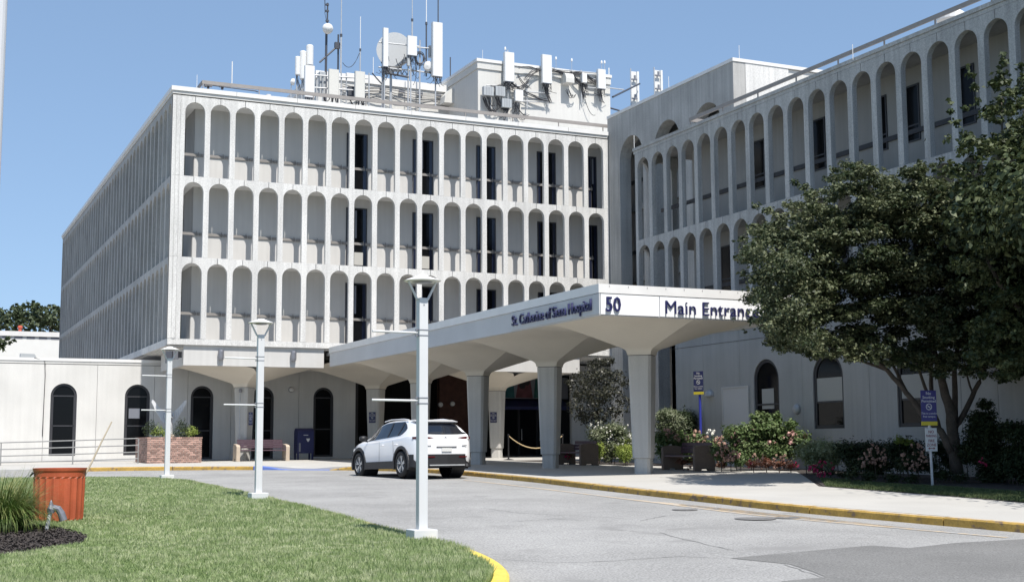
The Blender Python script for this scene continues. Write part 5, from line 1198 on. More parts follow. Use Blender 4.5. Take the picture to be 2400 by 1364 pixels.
def bench_r(xa, ya, yb2_, lab):
    z = zr(xa, (ya+yb2_)/2)+KERB; t = thing('bench', lab, 'bench', (xa, (ya+yb2_)/2, z))
    for y in (ya, yb2_-.11):
        P = [(xa-.32, z), (xa-.14, z), (xa-.10, z+.05), (xa+.10, z+.05), (xa+.14, z), (xa+.32, z), (xa+.32, z+.62)]+[(xa+.32*math.cos(k*math.pi/8), z+.62+.07*math.sin(k*math.pi/8)) for k in range(1, 8)]+[(xa-.32, z+.62)]
        MB().prism(P, y, y+.11, 'Y').build('bench_end', 'dstone', t)
    for i in range(4): MB().box(xa-.28+i*.13, xa-.17+i*.13, ya+.115, yb2_-.115, z+.38, z+.42).build('seat_slat', 'benchs', t)
    for i in range(3): MB().box(xa+.26+i*.02, xa+.29+i*.02, ya+.115, yb2_-.115, z+.48+i*.1, z+.57+i*.1).build('back_slat', 'benchs', t)
    return t
q = G(1606, 1099, KERB); bench_r(19.75, 30.45, 32.2, 'dark bench with arched brown ends right of the front canopy column')
bench_r(19.75, 37.1, 38.8, 'dark bench with arched brown ends behind the second canopy column')
# ------------------------------------------------------------------ mailbox
ym = 52.3; xm0, xm1 = float(onY(693, 1040, ym).x), float(onY(731, 1040, ym).x); zg = zr(15, ym)+KERB; zt_ = float(onY(712, 1003, ym).z); xm = (xm0+xm1)/2; hw = (xm1-xm0)/2
mb_ = thing('mailbox', 'navy blue street mailbox on four legs by the annex wall', 'mailbox', (xm, ym, zg))
P = [(ym-.27, zg+.26), (ym+.27, zg+.26), (ym+.27, zt_-.2)]+[(ym+.27*math.cos(k*math.pi/12), zt_-.2+.2*math.sin(k*math.pi/12)) for k in range(1, 12)]+[(ym-.27, zt_-.2)]
MB().prism(P, xm-hw, xm+hw, 'X').build('body', 'navy', mb_)
for sx_ in (-1, 1):
    for sy_ in (-1, 1): MB().obox((xm+sx_*(hw-.04), ym+sy_*.22, zg+.12), (.07, .07, .30)).build('leg', 'navy', mb_)
MB().box(xm-.09, xm+.10, ym-.283, ym-.272, zt_-.30, zt_-.27).build('handle', 'galv', mb_)
MB().prism([(xm+.02, zt_-.42), (xm+.18, zt_-.42), (xm+.15, zt_-.50), (xm+.10, zt_-.56), (xm+.05, zt_-.50)], ym-.278, ym-.272, 'Y').build('emblem', 'plate', mb_)
MB().box(xm-hw+.06, xm-hw+.13, ym-.277, ym-.271, zt_-.95, zt_-.6).build('notice', 'curtain', mb_)
# ------------------------------------------------------------------ rope stanchion
ys = 46.6; pz = onY(1192, 1077, ys); xs_ = pz.x; zs2 = zr(xs_, ys)+KERB; t = thing('rope_stanchion', 'dark post with round base holding a tan rope between the columns', 'stanchion', (xs_, ys, zs2))
MB().lathe([(0, 0), (.20, 0), (.20, .015), (.05, .045), (.028, .06), (.028, .93), (.04, .94), (.04, .98), (0, 1.0)], (xs_, ys, zs2), 18).build('post', 'black', t)
P = []
for k in range(13): f = k/12; P.append(Vector((xs_+2.35*f, ys, zs2+.93-.50*4*f*(1-f)*.98)))
MB().tube(P, .020, 8).build('rope', 'rope', t)
MB().lathe([(0, 0), (.20, 0), (.20, .015), (.05, .045), (.028, .06), (.028, .93), (.04, .94), (.04, .98), (0, 1.0)], (xs_+2.35, ys, zs2), 18).build('post', 'black', t)
# ------------------------------------------------------------------ signs
def slash(c, r, X, Y, parent, m='plate'):
    X = Vector(X); Y = Vector(Y); N = X.cross(Y); vs = []; fs = []; n = 28; c = Vector(c)
    for k in range(n):
        a = 2*math.pi*k/n; d = X*math.cos(a)+Y*math.sin(a); vs += [c+d*r, c+d*r*.80]
    for k in range(n): fs.append((2*k, 2*k+1, (2*k+3) % (2*n), (2*k+2) % (2*n)))
    q = MB().add(vs, fs); d = (X-Y).normalized(); e = (X+Y).normalized()*r*.09; q.add([c-d*r*.85-e, c+d*r*.85-e, c+d*r*.85+e, c-d*r*.85+e], [(0, 1, 2, 3)])
    c2 = c+N*.0006; q.add([c2-X*r*.5-Y*r*.08, c2+X*r*.3-Y*r*.08, c2+X*r*.3+Y*r*.08, c2-X*r*.5+Y*r*.08], [(0, 1, 2, 3)]); q.add([c2+X*r*.38-Y*r*.08, c2+X*r*.5-Y*r*.08, c2+X*r*.5+Y*r*.3, c2+X*r*.38+Y*r*.3], [(0, 1, 2, 3)])
    q.build('no_smoking_symbol', m, parent, fix=False)
def nosmoke(c, w_, h_, X, parent, foot=True, tc='plate', bc='signblue'):
    """board with its centre at c; X = direction of reading"""
    X = Vector(X).normalized(); Z = Vector((0, 0, 1)); N = X.cross(Z); c = Vector(c)
    M_ = Matrix((X, -N, Z)).transposed(); k = h_/1.0
    b_ = MB().obox(c, (w_, .012, h_), M=M_).build('board', bc, parent, bevel=.004)
    f = c+N*.0075
    L = [('No', .16, .36), ('Smoking', .145, .235), ('Permitted', .145, .115)]
    for s_, sz, dz in L: text(s_, h_*sz*.84, tc, b_, f+Z*h_*dz, X, Z, extr=.0008, xs=.95*(w_/h_)/.5, off=h_*.001, align='CENTER')
    slash(f-Z*h_*.03+N*.001, h_*.105, X, Z, b_, tc)
    for s_, dz in (('This is a smoke', -.27), ('free campus', -.37)): text(s_, h_*.09, tc, b_, f+Z*h_*dz, X, Z, extr=.0008, xs=.9*(w_/h_)/.5, align='CENTER')
    if foot: MB().obox(c-Z*(h_/2+h_*.065), (w_*1.02, .014, h_*.13), M=M_).build('yellow_strip', 'yellow', parent, bevel=.004)
    return b_
# sign by the verge
p = G(2186, 1138, KERB); s0 = p.x*.41794+p.y*.90846; k_ = s0/3075.
t = thing('no_smoking_sign', 'blue no smoking sign above a white fire zone board on a steel post', 'sign', p)
X = Vector((math.cos(YAW), -math.sin(YAW), 0)); X = (Matrix.Rotation(R_(10), 3, 'Z') @ X)
N = X.cross(Vector((0, 0, 1)))
top = onS(2171, 915, s0); c1 = onS(2175, 951, s0); c2 = onS(2181, 1030, s0)
nosmoke(c1+N*.03, 39*k_, 72*k_, X, t)
Mx = Matrix((X, -N, Vector((0, 0, 1)))).transposed(); c2 = c2+N*.03
bd = MB().obox(c2, (29*k_, .012, 54*k_), M=Mx).build('board', 'plate', t, bevel=.004)
for s_, dz, sz in (('NO', 15, 11), ('PARKING', 6, 9.5), ('FIRE', -5.5, 10.5), ('ZONE', -15, 10.5)): text(s_, sz*k_*.86, 'ink', bd, c2+N*.008+Vector((0, 0, dz*k_)), X, (0, 0, 1), extr=.0008, xs=.78 if s_ == 'PARKING' else .95, off=.0008, align='CENTER')
ar = MB(); cc = c2+N*.008+Vector((0, 0, -20*k_)); Z = Vector((0, 0, 1))
ar.add([cc-X*5*k_-Z*.8*k_, cc+X*5*k_-Z*.8*k_, cc+X*5*k_+Z*.8*k_, cc-X*5*k_+Z*.8*k_], [(0, 1, 2, 3)])
for s in (-1, 1): ar.add([cc+X*s*9*k_, cc+X*s*4.5*k_+Z*2.8*k_, cc+X*s*4.5*k_-Z*2.8*k_], [(0, 1, 2)])
ar.build('arrow', 'ink', bd, fix=False)
m = MB(); tilt = Vector((-.09, .02, 0)); tp_ = Vector((p.x, p.y, p.z))+(top-p)*1.0; tp_ = Vector((c1.x, c1.y, c1.z+.3)); m.tube([p-Vector((0, 0, .1)), tp_], .028, 6); m.build('post', 'galv', t)
# sign on the blue post in the bed
yq_ = 33.6; c = onY(1638, 894, 34.2); s0 = c.x*.41794+c.y*.90846; k_ = s0/3075.; t = thing('no_smoking_sign', 'dark blue no smoking sign on a bright blue post among the flowers', 'sign', (c.x, c.y, zr(c.x, c.y)+KERB))
X2 = Matrix.Rotation(R_(-42), 3, 'Z') @ Vector((math.cos(YAW), -math.sin(YAW), 0)); N2 = X2.cross(Vector((0, 0, 1)))
nosmoke(c+N2*.03, 27*k_, 48*k_, X2, t, bc='navy'); pb = onS(1643, 1036, s0); MB().tube([(pb.x, pb.y, zr(pb.x, pb.y)), (c.x+.02, c.y, c.z+.2)], .040, 8).build('post', 'bluepole', t)
# small plaques on the columns
for (u, v, xx, yy, lab) in ((588, 981, 12.12, 51.75, 'small dark plaque on the column behind the slatted bench'), (873, 978, 17.58, 51.75, 'small dark blue no smoking plaque on the column behind the car'), (1157, 978, 23.05, 51.75, 'small dark blue no smoking plaque on the far right column')):
    n_ = Vector((-.7071, -.7071, 0)); X3 = Vector((.7071, -.7071, 0)); cpl = Vector((xx, yy, 0))+n_*.285; d = ray(u, v); tt = (cpl.dot(n_))/d.dot(n_); c = d*tt+n_*.02
    t = thing('wall_plaque', lab, 'sign', c, 'small plaques on the columns'); nosmoke(c, .30 if u > 600 else .18, .44 if u > 600 else .5, X3, t, foot=False, bc='navy', tc='door')
MB()

# loose cable down the annex wall and small box on its roof
p = onY(105, 846, YW-.03); q = onY(99, 1022, YW-.03); tag(MB().tube([onY(80, 838, YW-.05), p, onY(106, 880, YW-.03), onY(102, 960, YW-.03), q], .013, 5).build('wall_cable', 'cable', None), 'thin dark cable hanging down the sunny annex wall left of the first window', 'cable')
p = onY(63, 836, 58); t = thing('roof_box', 'small grey sloped box on the annex roof', 'roof box', p); MB().prism([(p.x-.25, p.z-.3), (p.x+.55, p.z-.3), (p.x+.3, p.z+.12), (p.x-.25, p.z+.14)], 58, 58.5, 'Y').build('housing', 'boxgrey', t); MB().box(p.x-1.6, p.x-.255, 58, 58.4, p.z-.3, p.z-.05).build('duct', 'white', t)
# ------------------------------------------------------------------ vegetation
def tree_crown(parent, px, s0, ds, dens, size, m, layers=2, squash=1.0, name='crown', up=.35, shell=.45, sprays=0, maxn=90000):
    B = []
    for (u, v, r) in px:
        for k in range(layers):
            s = s0+random.uniform(-ds, ds); c = onS(u+random.uniform(-.15, .15)*r, v+random.uniform(-.12, .12)*r, s); rr = r*s/FPX*(1 if k == 0 else random.uniform(.6, .95))
            B.append((c.x, c.y, c.z, rr*1.08, rr*1.08, rr*.88*squash))
    Pn, Nn = blob_points(B, dens, shell)
    if sprays:       # twig tips that break the outline: short runs of leaves leaving the clumps
        bb = np.array(B); ids = rng.integers(0, len(bb), sprays); ex = []; en = []
        for i in ids:
            d = rng.normal(size=3); d[2] = abs(d[2])*.55-.05; d /= np.linalg.norm(d); L = bb[i, 3]*rng.uniform(.25, .6)
            t = rng.random(14)[:, None]; ex.append(bb[i, :3]+d*(bb[i, 3:6].mean()*.92+L*t)+rng.normal(size=(14, 3))*.035*(1.3-t)); en.append(np.repeat(d[None], 14, 0))
        Pn = np.concatenate([Pn]+ex); Nn = np.concatenate([Nn]+en)
    if len(Pn) > maxn: k = rng.permutation(len(Pn))[:maxn]; Pn, Nn = Pn[k], Nn[k]
    V, F = leaf_quads(Pn, size, up, Nn); return np_mesh(name, V, F, m, parent)
def limb(m, pts, s0, r0_, r1_, ds=0.):
    P = [onS(u, v, s0+ds*i) for i, (u, v) in enumerate(pts)]; k = len(P)
    Q = []
    for i in range(k-1):
        for j in range(3): Q.append(P[i].lerp(P[i+1], j/3)+Vector((random.uniform(-.015, .015), random.uniform(-.015, .015), 0)))
    Q.append(P[-1]); n = len(Q); m.tube(Q, [r0_+(r1_-r0_)*i/(n-1) for i in range(n)], 9)
# maple over the flower bed
s1 = 29.0; bp = GS(2238, s1, KERB)
t1 = thing('maple_tree', 'dark green spreading multi stemmed tree hiding the canopy end and the wing', 'tree', bp)
m = MB()
limb(m, [(2242, 1110), (2236, 1030), (2228, 970), (2212, 905), (2198, 850), (2170, 760), (2140, 640)], s1, .145, .04)
m.build('trunk', 'bark', t1, smooth=True); m = MB()
limb(m, [(2236, 1000), (2240, 930), (2236, 860), (2250, 780), (2260, 650)], s1+.15, .075, .03); limb(m, [(2238, 1010), (2268, 950), (2296, 895), (2312, 850), (2340, 760)], s1+.1, .07, .03)
limb(m, [(2230, 1060), (2205, 1010), (2165, 975), (2125, 920), (2080, 868), (2020, 820), (1960, 770)], s1-.4, .085, .03)
limb(m, [(2205, 1015), (2178, 930), (2150, 860), (2120, 760)], s1+.4, .05, .02); limb(m, [(2190, 1010), (2182, 900), (2186, 800), (2180, 700)], s1+.7, .055, .02)
limb(m, [(2262, 975), (2280, 925), (2262, 865), (2255, 820)], s1+.3, .03, .015); limb(m, [(2125, 920), (2090, 850), (2080, 780)], s1-.3, .04, .02); limb(m, [(2080, 868), (1990, 835), (1900, 790)], s1-.3, .035, .012)
m.build('branch', 'bark', t1, smooth=True)
px1 = [(1768, 598, 34), (1800, 545, 42), (1835, 640, 62), (1795, 700, 40), (1850, 745, 55), (1815, 780, 32), (1905, 560, 62), (1870, 500, 34), (1925, 480, 40), (1965, 440, 42), (1950, 545, 66), (1950, 650, 75), (1950, 750, 66), (1895, 810, 34), (2000, 405, 30), (2040, 430, 48), (2045, 520, 78), (2050, 640, 85), (2050, 760, 70), (1985, 810, 36), (2075, 815, 38),
       (2110, 430, 48), (2130, 510, 75), (2150, 620, 85), (2150, 740, 75), (2200, 460, 60), (2220, 560, 70), (2230, 690, 80), (2180, 800, 52), (2250, 790, 55), (2130, 830, 30), (2290, 620, 70), (2300, 740, 70)]
sp1 = [(1772, 486, 12), (1800, 494, 16), (1828, 508, 18), (1862, 428, 12), (1885, 440, 16), (1905, 455, 18), (1742, 560, 14), (1718, 566, 7), (1728, 600, 7), (1745, 640, 13), (1955, 398, 14), (1985, 385, 16), (1745, 775, 8), (1765, 750, 14), (1720, 748, 6), (1990, 840, 14), (1912, 838, 12), (1840, 812, 14), (2110, 850, 14), (1760, 530, 14)]
px1 += [(1890, 815, 30), (1945, 815, 34), (2000, 822, 34), (2050, 828, 32), (2100, 835, 34), (2150, 845, 36), (2200, 850, 40), (2250, 850, 40), (2300, 850, 44), (2350, 860, 44), (2395, 850, 44), (2380, 700, 80), (2370, 560, 80), (2300, 500, 70), (2240, 460, 50), (2380, 790, 70), (2330, 800, 60), (2170, 400, 30), (1840, 790, 40), (1800, 745, 34)]
def pads(px, k, f=.46):
    o = []
    for (u, v, r) in px:
        for i in range(k): a = random.random()*6.28; q = random.random()**.5*.85; o.append((u+math.cos(a)*q*r, v+math.sin(a)*q*r*.85, max(9, r*f*random.uniform(.7, 1.25))))
    return o
tree_crown(t1, pads(px1, 15, .48), s1, 1.9, 3300, .090, 'maple', layers=3, squash=.58, sprays=1300, shell=.35, maxn=230000, up=1.1)
tree_crown(t1, [(u, v-14, r*1.15) for u, v, r in px1 if u < 1910 and v > 560], s1-2.4, .6, 1300, .082, 'maple', layers=3, squash=.8, sprays=60, shell=.3)
tree_crown(t1, sp1, s1-.3, .5, 9500, .085, 'maple', layers=1, squash=.8, shell=.1)
# taller tree at the right edge
s2 = 25.6; t2 = thing('broadleaf_tree', 'taller brighter green tree rising at the right edge of the picture', 'tree', GS(2520, s2, KERB))
m = MB(); limb(m, [(2540, 1160), (2530, 1000), (2500, 820), (2470, 620), (2440, 420), (2400, 260)], s2, .22, .03); m.build('trunk', 'bark', t2, smooth=True)
m = MB(); limb(m, [(2510, 860), (2420, 760), (2340, 660), (2290, 560)], s2, .09, .02); limb(m, [(2470, 620), (2390, 500), (2350, 380), (2348, 230)], s2, .07, .012); limb(m, [(2470, 620), (2340, 520), (2270, 420)], s2+.3, .05, .012); m.build('branch', 'bark', t2, smooth=True)
px2 = [(2350, 205, 26), (2395, 235, 34), (2345, 265, 36), (2285, 345, 40), (2350, 345, 60), (2415, 330, 70), (2245, 400, 34), (2290, 440, 58), (2370, 450, 75), (2255, 520, 48), (2330, 560, 75), (2420, 560, 85), (2290, 640, 56), (2370, 680, 80), (2330, 770, 62), (2400, 800, 70), (2300, 830, 36), (2360, 860, 36), (2480, 400, 90), (2500, 560, 100), (2500, 720, 100), (2480, 860, 70), (2580, 480, 90), (2590, 650, 100), (2590, 800, 90), (2560, 340, 70), (2460, 260, 50)]
sp2 = [(2352, 128, 13), (2352, 150, 16), (2345, 175, 18), (2392, 160, 14), (2398, 185, 18), (2268, 155, 8), (2275, 175, 13), (2285, 205, 14), (2292, 235, 14), (2262, 255, 12), (2226, 240, 8), (2228, 262, 10), (2240, 290, 14), (2262, 320, 18), (2218, 322, 12), (2205, 375, 12), (2190, 400, 10), (2370, 880, 16), (2300, 880, 12)]
tree_crown(t2, pads(px2, 10), s2, 1.4, 2000, .10, 'ash', layers=3, squash=.6, sprays=700, shell=.35, up=.8, maxn=120000)
# the part of its crown that spreads towards the camera, out of the frame, and shades the verge
Pn, Nn = blob_points([(19.6, 17.2, 4.3, 2.3, 2.2, 1.3), (21.5, 19.5, 4.6, 2.2, 2.2, 1.4), (20.2, 14.2, 4.5, 2.2, 2.2, 1.4), (22.6, 16.5, 5.2, 2.4, 2.4, 1.6), (18.0, 13.2, 3.9, 1.6, 1.7, 1.0), (17.9, 16.0, 4.2, 1.5, 1.5, .9), (20.3, 11.6, 4.6, 2.2, 2.0, 1.3)], 330, .25)
V, F = leaf_quads(Pn, .15, .35, Nn); np_mesh('crown', V, F, 'ash', t2)
tree_crown(t2, sp2, s2-.3, .4, 4200, .11, 'ash', layers=1, squash=1., shell=.1)
# crape myrtle
s3 = 45.0; t3 = thing('small_tree', 'small dark leaved multi stemmed tree between the two front canopy columns', 'tree', GS(1402, s3, KERB)); m = MB()
for (ua, ub, vb) in ((1392, 1350, 960), (1396, 1378, 950), (1402, 1402, 940), (1406, 1425, 950), (1410, 1452, 965), (1400, 1390, 900)): limb(m, [(1401+(ua-1401)*.4, 1090), ((ua), 1030), (ub, vb)], s3, .030, .012)
m.build('stems', 'bark', t3)
px3 = [(1345, 955, 22), (1372, 975, 26), (1410, 975, 28), (1440, 965, 24), (1462, 940, 20), (1358, 920, 26), (1395, 930, 34), (1435, 915, 30), (1375, 885, 26), (1410, 880, 30), (1446, 885, 22), (1395, 855, 18), (1425, 850, 14), (1468, 900, 12), (1336, 900, 10)]
tree_crown(t3, px3, s3, .9, 900, .085, 'myrtle', layers=2, sprays=120, up=.1)
# shrubs
def shrub(name, lab, blobs, s0, m, size=.06, dens=2200, ds=.15, flowers=None, grp='shrubs in the shaded flower bed', up=.3, sprays=0, squash=.95, parent=None):
    uc = sum(b[0] for b in blobs)/len(blobs); t = thing(name, lab, 'shrub', GS(uc, s0, KERB), grp)
    tree_crown(t, blobs, s0, ds, dens*5.2, size*.95, m, layers=4, squash=squash*.9, name='foliage', up=.7, sprays=sprays+int(30*len(blobs)**.5), shell=.4)
    for b in blobs[:4]: a = GS(b[0], s0, KERB); c = onS(b[0], b[1], s0); MB().tube([a, c if c.z > a.z+.05 else a+Vector((0, 0, .1))], .012, 5).build('stem', 'bark', t)
    for (fm, n, r, fb) in (flowers or []):
        V = []; fl = MB()
        for i in range(n):
            b = random.choice(fb); a = random.random()*6.28; rr = random.random()**.5; c = onS(b[0]+math.cos(a)*rr*b[2], b[1]+math.sin(a)*rr*b[2]*.9, s0-b[2]*s0/FPX*(1.0 if rr < .8 else .6)-.06)
            q = r*random.uniform(.6, 1.25)
            for k in range(9):
                d = Vector((random.gauss(0, 1), random.gauss(0, 1), random.gauss(0, .8))).normalized(); e = d.orthogonal().normalized()*q*.42; f_ = d.cross(e); c2 = c+d*q*.6
                fl.add([c2-e, c2-f_, c2+e+d*q*.1, c2+f_], [(0, 1, 2, 3)])
        fl.build('blossom', fm, t, fix=False)
    return t
shrub('boxwood', 'small lime green box ball left of the front column, the left one', [(1398, 1062, 20), (1400, 1050, 16)], 42.5, 'lime', .05)
shrub('boxwood', 'small lime green box ball just left of the front column', [(1466, 1056, 22), (1462, 1070, 18)], 41.5, 'lime', .05)
shrub('rose_bush', 'loose white flowering bush under the small dark tree', [(1405, 1020, 26), (1440, 1010, 28), (1470, 1030, 24), (1432, 1050, 26), (1425, 1072, 16)], 43.2, 'olive', .06, 1600, flowers=[('whitef', 46, .05, [(1440, 1010, 40), (1470, 1035, 22), (1400, 1005, 22)])], sprays=30)
shrub('flower_clump', 'tiny red flowers beside the far dark bench', [(1330, 1072, 9)], 43.5, 'box', .05, flowers=[('magenta', 12, .05, [(1331, 1066, 9)])])
shrub('round_bush', 'pale grey green round bush just right of the front column', [(1563, 975, 24), (1582, 990, 26), (1560, 1000, 20)], 41.5, 'olive', .06, 2600)
shrub('round_bush', 'dark round bush behind the blue post', [(1598, 985, 30), (1604, 1005, 28), (1590, 1030, 24)], 42.6, 'darkshrub', .06, 2400)
shrub('hydrangea', 'hydrangea with pink and white heads behind the dark bench', [(1555, 1030, 26), (1590, 1035, 28), (1625, 1035, 28), (1660, 1050, 28), (1560, 1060, 22), (1690, 1060, 24), (1620, 1065, 26)], 38.0, 'hydr', .085, 900, ds=.3, flowers=[('salmon', 30, .085, [(1570, 1030, 26), (1620, 1030, 30), (1670, 1045, 30)]), ('pink', 12, .08, [(1560, 1010, 14), (1690, 1040, 20)]), ('whitef', 9, .07, [(1560, 1035, 22), (1665, 1012, 10)])], sprays=30)
shrub('hydrangea', 'tall green hydrangea with pink heads before the service door', [(1725, 1020, 30), (1760, 1010, 34), (1800, 1005, 34), (1835, 1020, 32), (1868, 1030, 28), (1745, 1050, 30), (1790, 1050, 34), (1840, 1055, 28), (1815, 985, 20), (1778, 982, 18), (1855, 995, 14)], 36.6, 'hydr', .10, 800, ds=.35, flowers=[('pink', 26, .085, [(1725, 1030, 26), (1760, 1020, 30), (1800, 1035, 30), (1850, 1020, 26)]), ('salmon', 26, .08, [(1700, 1050, 22), (1745, 1050, 26), (1870, 1030, 22)])], sprays=50)
shrub('hydrangea', 'pink headed hydrangea low at the bed edge', [(1690, 1062, 22), (1712, 1072, 20), (1735, 1078, 18)], 35.6, 'hydr', .08, 1000, flowers=[('pink', 14, .075, [(1695, 1060, 22), (1730, 1072, 18)]), ('salmon', 16, .075, [(1705, 1065, 26)])])
shrub('flower_clump', 'low dry pink and red flowers along the bed edge', [(1765, 1088, 14), (1795, 1086, 15), (1825, 1088, 15), (1852, 1092, 12)], 34.8, 'russet', .06, 2200, squash=.7, flowers=[('salmon', 40, .05, [(1780, 1080, 22), (1830, 1084, 24)]), ('magenta', 14, .04, [(1755, 1088, 10), (1862, 1090, 10)])])
shrub('flower_clump', 'low russet planting under the dark bench', [(1600, 1082, 12), (1625, 1084, 12), (1690, 1090, 12)], 37.0, 'russet', .055, 2000, squash=.6, flowers=[('salmon', 24, .05, [(1612, 1080, 24), (1690, 1086, 12)])])
shrub('variegated_bush', 'rounded pale variegated bush in dappled sun right of the hydrangeas', [(1888, 1060, 26), (1925, 1052, 32), (1962, 1056, 28), (1905, 1078, 22), (1945, 1080, 24)], 33.6, 'box', .05, 2400)
shrub('dark_hedge_bush', 'dark clipped bush between the pale bush and the sign', [(1990, 1060, 32), (2030, 1058, 34), (2065, 1062, 30), (2010, 1085, 28), (2050, 1090, 28)], 31.6, 'darkshrub', .06, 2200)
shrub('dark_hedge_bush', 'dark bush with a lime sunlit top left of the sign', [(2100, 1052, 28), (2135, 1050, 28), (2115, 1080, 28), (2150, 1085, 26)], 31.0, 'darkshrub', .06, 2200)
shrub('lime_tip_bush', 'lime bright tip on the bush left of the sign', [(2108, 1034, 13), (2126, 1038, 10)], 30.7, 'lime', .05, 3000, squash=.6)
shrub('sedum', 'dull pink flat topped plants left of the sign post', [(2025, 1085, 22), (2050, 1075, 22), (2075, 1090, 20)], 29.6, 'darkshrub', .055, 2000, flowers=[('salmon', 50, .05, [(2045, 1072, 34)])])
shrub('sedum', 'dull pink flat topped plants behind the sign post', [(2125, 1085, 22), (2150, 1075, 24), (2180, 1090, 22)], 29.0, 'darkshrub', .055, 2000, flowers=[('salmon', 50, .05, [(2150, 1070, 36)])])
shrub('flower_clump', 'magenta flowers in the shade at the bed corner', [(1915, 1102, 12), (1945, 1108, 14), (1975, 1112, 12)], 31.0, 'darkshrub', .05, 2500, squash=.6, flowers=[('magenta', 40, .045, [(1930, 1100, 26), (1905, 1098, 10)])])
shrub('dark_hedge_bush', 'low black green planting at the front of the shaded bed', [(1995, 1112, 18), (2040, 1118, 18), (2090, 1120, 18), (2135, 1122, 16), (2210, 1112, 22), (2250, 1118, 20)], 28.6, 'darkshrub', .055, 2200, squash=.7)
shrub('tall_dark_bush', 'tall pointed dark bush right of the tree trunk', [(2300, 985, 34), (2310, 1020, 42), (2290, 1060, 44), (2335, 1070, 40), (2310, 950, 16), (2325, 1110, 34)], 28.8, 'darkshrub', .07, 1500, sprays=40)
shrub('dark_hedge_bush', 'dark leafy bush at the right edge of the bed', [(2380, 1010, 34), (2400, 1060, 44), (2370, 1095, 34), (2430, 1100, 50), (2440, 1020, 40)], 27.6, 'darkshrub', .07, 1500, sprays=30, flowers=[('magenta', 6, .04, [(2300, 1085, 14)])])
shrub('dark_hedge_bush', 'dark bush behind the tree trunk below the third window', [(2200, 1050, 26), (2225, 1080, 26), (2265, 1070, 26)], 30.6, 'darkshrub', .06, 1800)
# planter plants
sp_ = 49.3*.90846+(xl+xr)/2*.41794+.5
def pshrub(name, lab, blobs, m, size, dens): 
    t = thing(name, lab, 'shrub', onS(blobs[0][0], 1022, sp_), 'plants in the brick planter'); tree_crown(t, blobs, sp_, .1, dens, size, m, layers=2, name='foliage', up=.25, shell=.6); return t
pshrub('round_bush', 'dark green round bush at the left of the planter', [(352, 995, 14), (350, 1008, 16)], 'darkshrub', .055, 3400)
pshrub('golden_shrub', 'yellow green shrub at the planter front left', [(372, 1010, 15), (362, 1014, 12), (385, 1014, 10)], 'lime', .07, 2600)
pshrub('conical_bush', 'dark cone shaped bush right of the statue', [(426, 988, 10), (426, 1000, 15), (426, 1012, 18)], 'darkshrub', .05, 3600)
pshrub('golden_shrub', 'yellow green shrub at the right end of the planter', [(447, 1010, 15), (440, 1015, 11), (456, 1013, 9)], 'lime', .07, 2600)
pshrub('creeping_juniper', 'blue grey creeping plants at the foot of the statue', [(392, 1016, 8), (405, 1016, 8), (418, 1018, 8), (383, 1018, 7)], 'olive', .04, 4000)
# far trees beyond the white building, each its own
ft = [(-60, 748, 40, 118), (-20, 745, 30, 121), (15, 745, 26, 118), (38, 735, 18, 124), (68, 735, 30, 120), (95, 742, 22, 126), (118, 740, 24, 119), (150, 745, 30, 122), (200, 760, 40, 122), (-130, 745, 60, 120)]
fl_ = ['beyond the white building at far left out of frame', 'left of the group behind the white building', 'low one near the left picture edge behind the white building', 'small pointed one second from the left behind the roof', 'tallest one behind the middle of the white roof', 'thin topped one right of the tallest', 'rounded one nearest the hospital flank', 'behind the hospital flank', 'hidden mostly behind the hospital', 'outside the left edge']
for (u, v, r, s), lb in zip(ft, fl_):
    t = thing('distant_tree', 'dark green leafy tree '+lb, 'tree', (onS(u, v, s).x, onS(u, v, s).y, -.7), 'trees beyond the white building')
    bl = [(u, v, r), (u-r*.5, v+r*.5, r*.7), (u+r*.5, v+r*.4, r*.7), (u, v+r, r), (u+random.uniform(-.3, .3)*r, v-r*.55, r*.55)]
    tree_crown(t, bl, s, 1.5, 12, .42, 'fartree', layers=2, sprays=40, up=.5)
    c = onS(u, v+r, s); MB().tube([(c.x, c.y, -.7), c], .25, 7, r1=.12).build('trunk', 'bark', t)
# leafy branch poking in at the left edge, from a tree standing outside the view
s4 = 15.; t4 = thing('leafy_tree', 'leafy branch tip poking in from the left edge before the white building', 'tree', GS(-330, s4, .12)); m = MB(); limb(m, [(-330, 1200), (-325, 1000), (-300, 800)], s4, .09, .05); limb(m, [(-322, 950), (-180, 850), (-60, 815), (10, 800)], s4, .03, .006); m.build('trunk', 'bark', t4)
tree_crown(t4, [(-300, 760, 110), (-220, 800, 90), (-150, 820, 70), (-90, 820, 50), (-40, 812, 34), (-380, 800, 100)], s4, .4, 1800, .075, 'ash', layers=2, sprays=60, maxn=24000)
tree_crown(t4, [(0, 806, 13), (8, 798, 9), (14, 793, 6), (20, 790, 5), (33, 798, 4), (24, 803, 5), (4, 815, 8)], s4, .08, 42000, .06, 'maple', layers=1, shell=.1)
# ornamental grass clump
def tuft(cx_, cy_, cz_, n, L, wd, spread):
    V = []; F = []
    for i in range(n):
        a = random.random()*6.283; r = random.random()**.5*spread*.35; bx_, by_ = cx_+math.cos(a)*r, cy_+math.sin(a)*r; a2 = a+random.gauss(0, .5); l = L*random.uniform(.55, 1.1); lean = random.uniform(.15, 1.15)
        px_, pz_ = 0., 0.; th = math.pi/2-.10; d = Vector((math.cos(a2), math.sin(a2), 0)); e = Vector((-d.y, d.x, 0)); base = len(V); K = 6
        for k in range(K+1):
            w_ = wd*(1-k/K)**.6*.5+.0006; p = Vector((bx_, by_, cz_))+d*px_+Vector((0, 0, pz_)); V.append(p-e*w_); V.append(p+e*w_); th -= lean*(.30+.18*k/K*2); px_ += math.cos(th)*l/K; pz_ += math.sin(th)*l/K
        for k in range(K): F.append((base+2*k, base+2*k+1, base+2*k+3, base+2*k+2))
    return np.array([tuple(v) for v in V]), np.array(F)
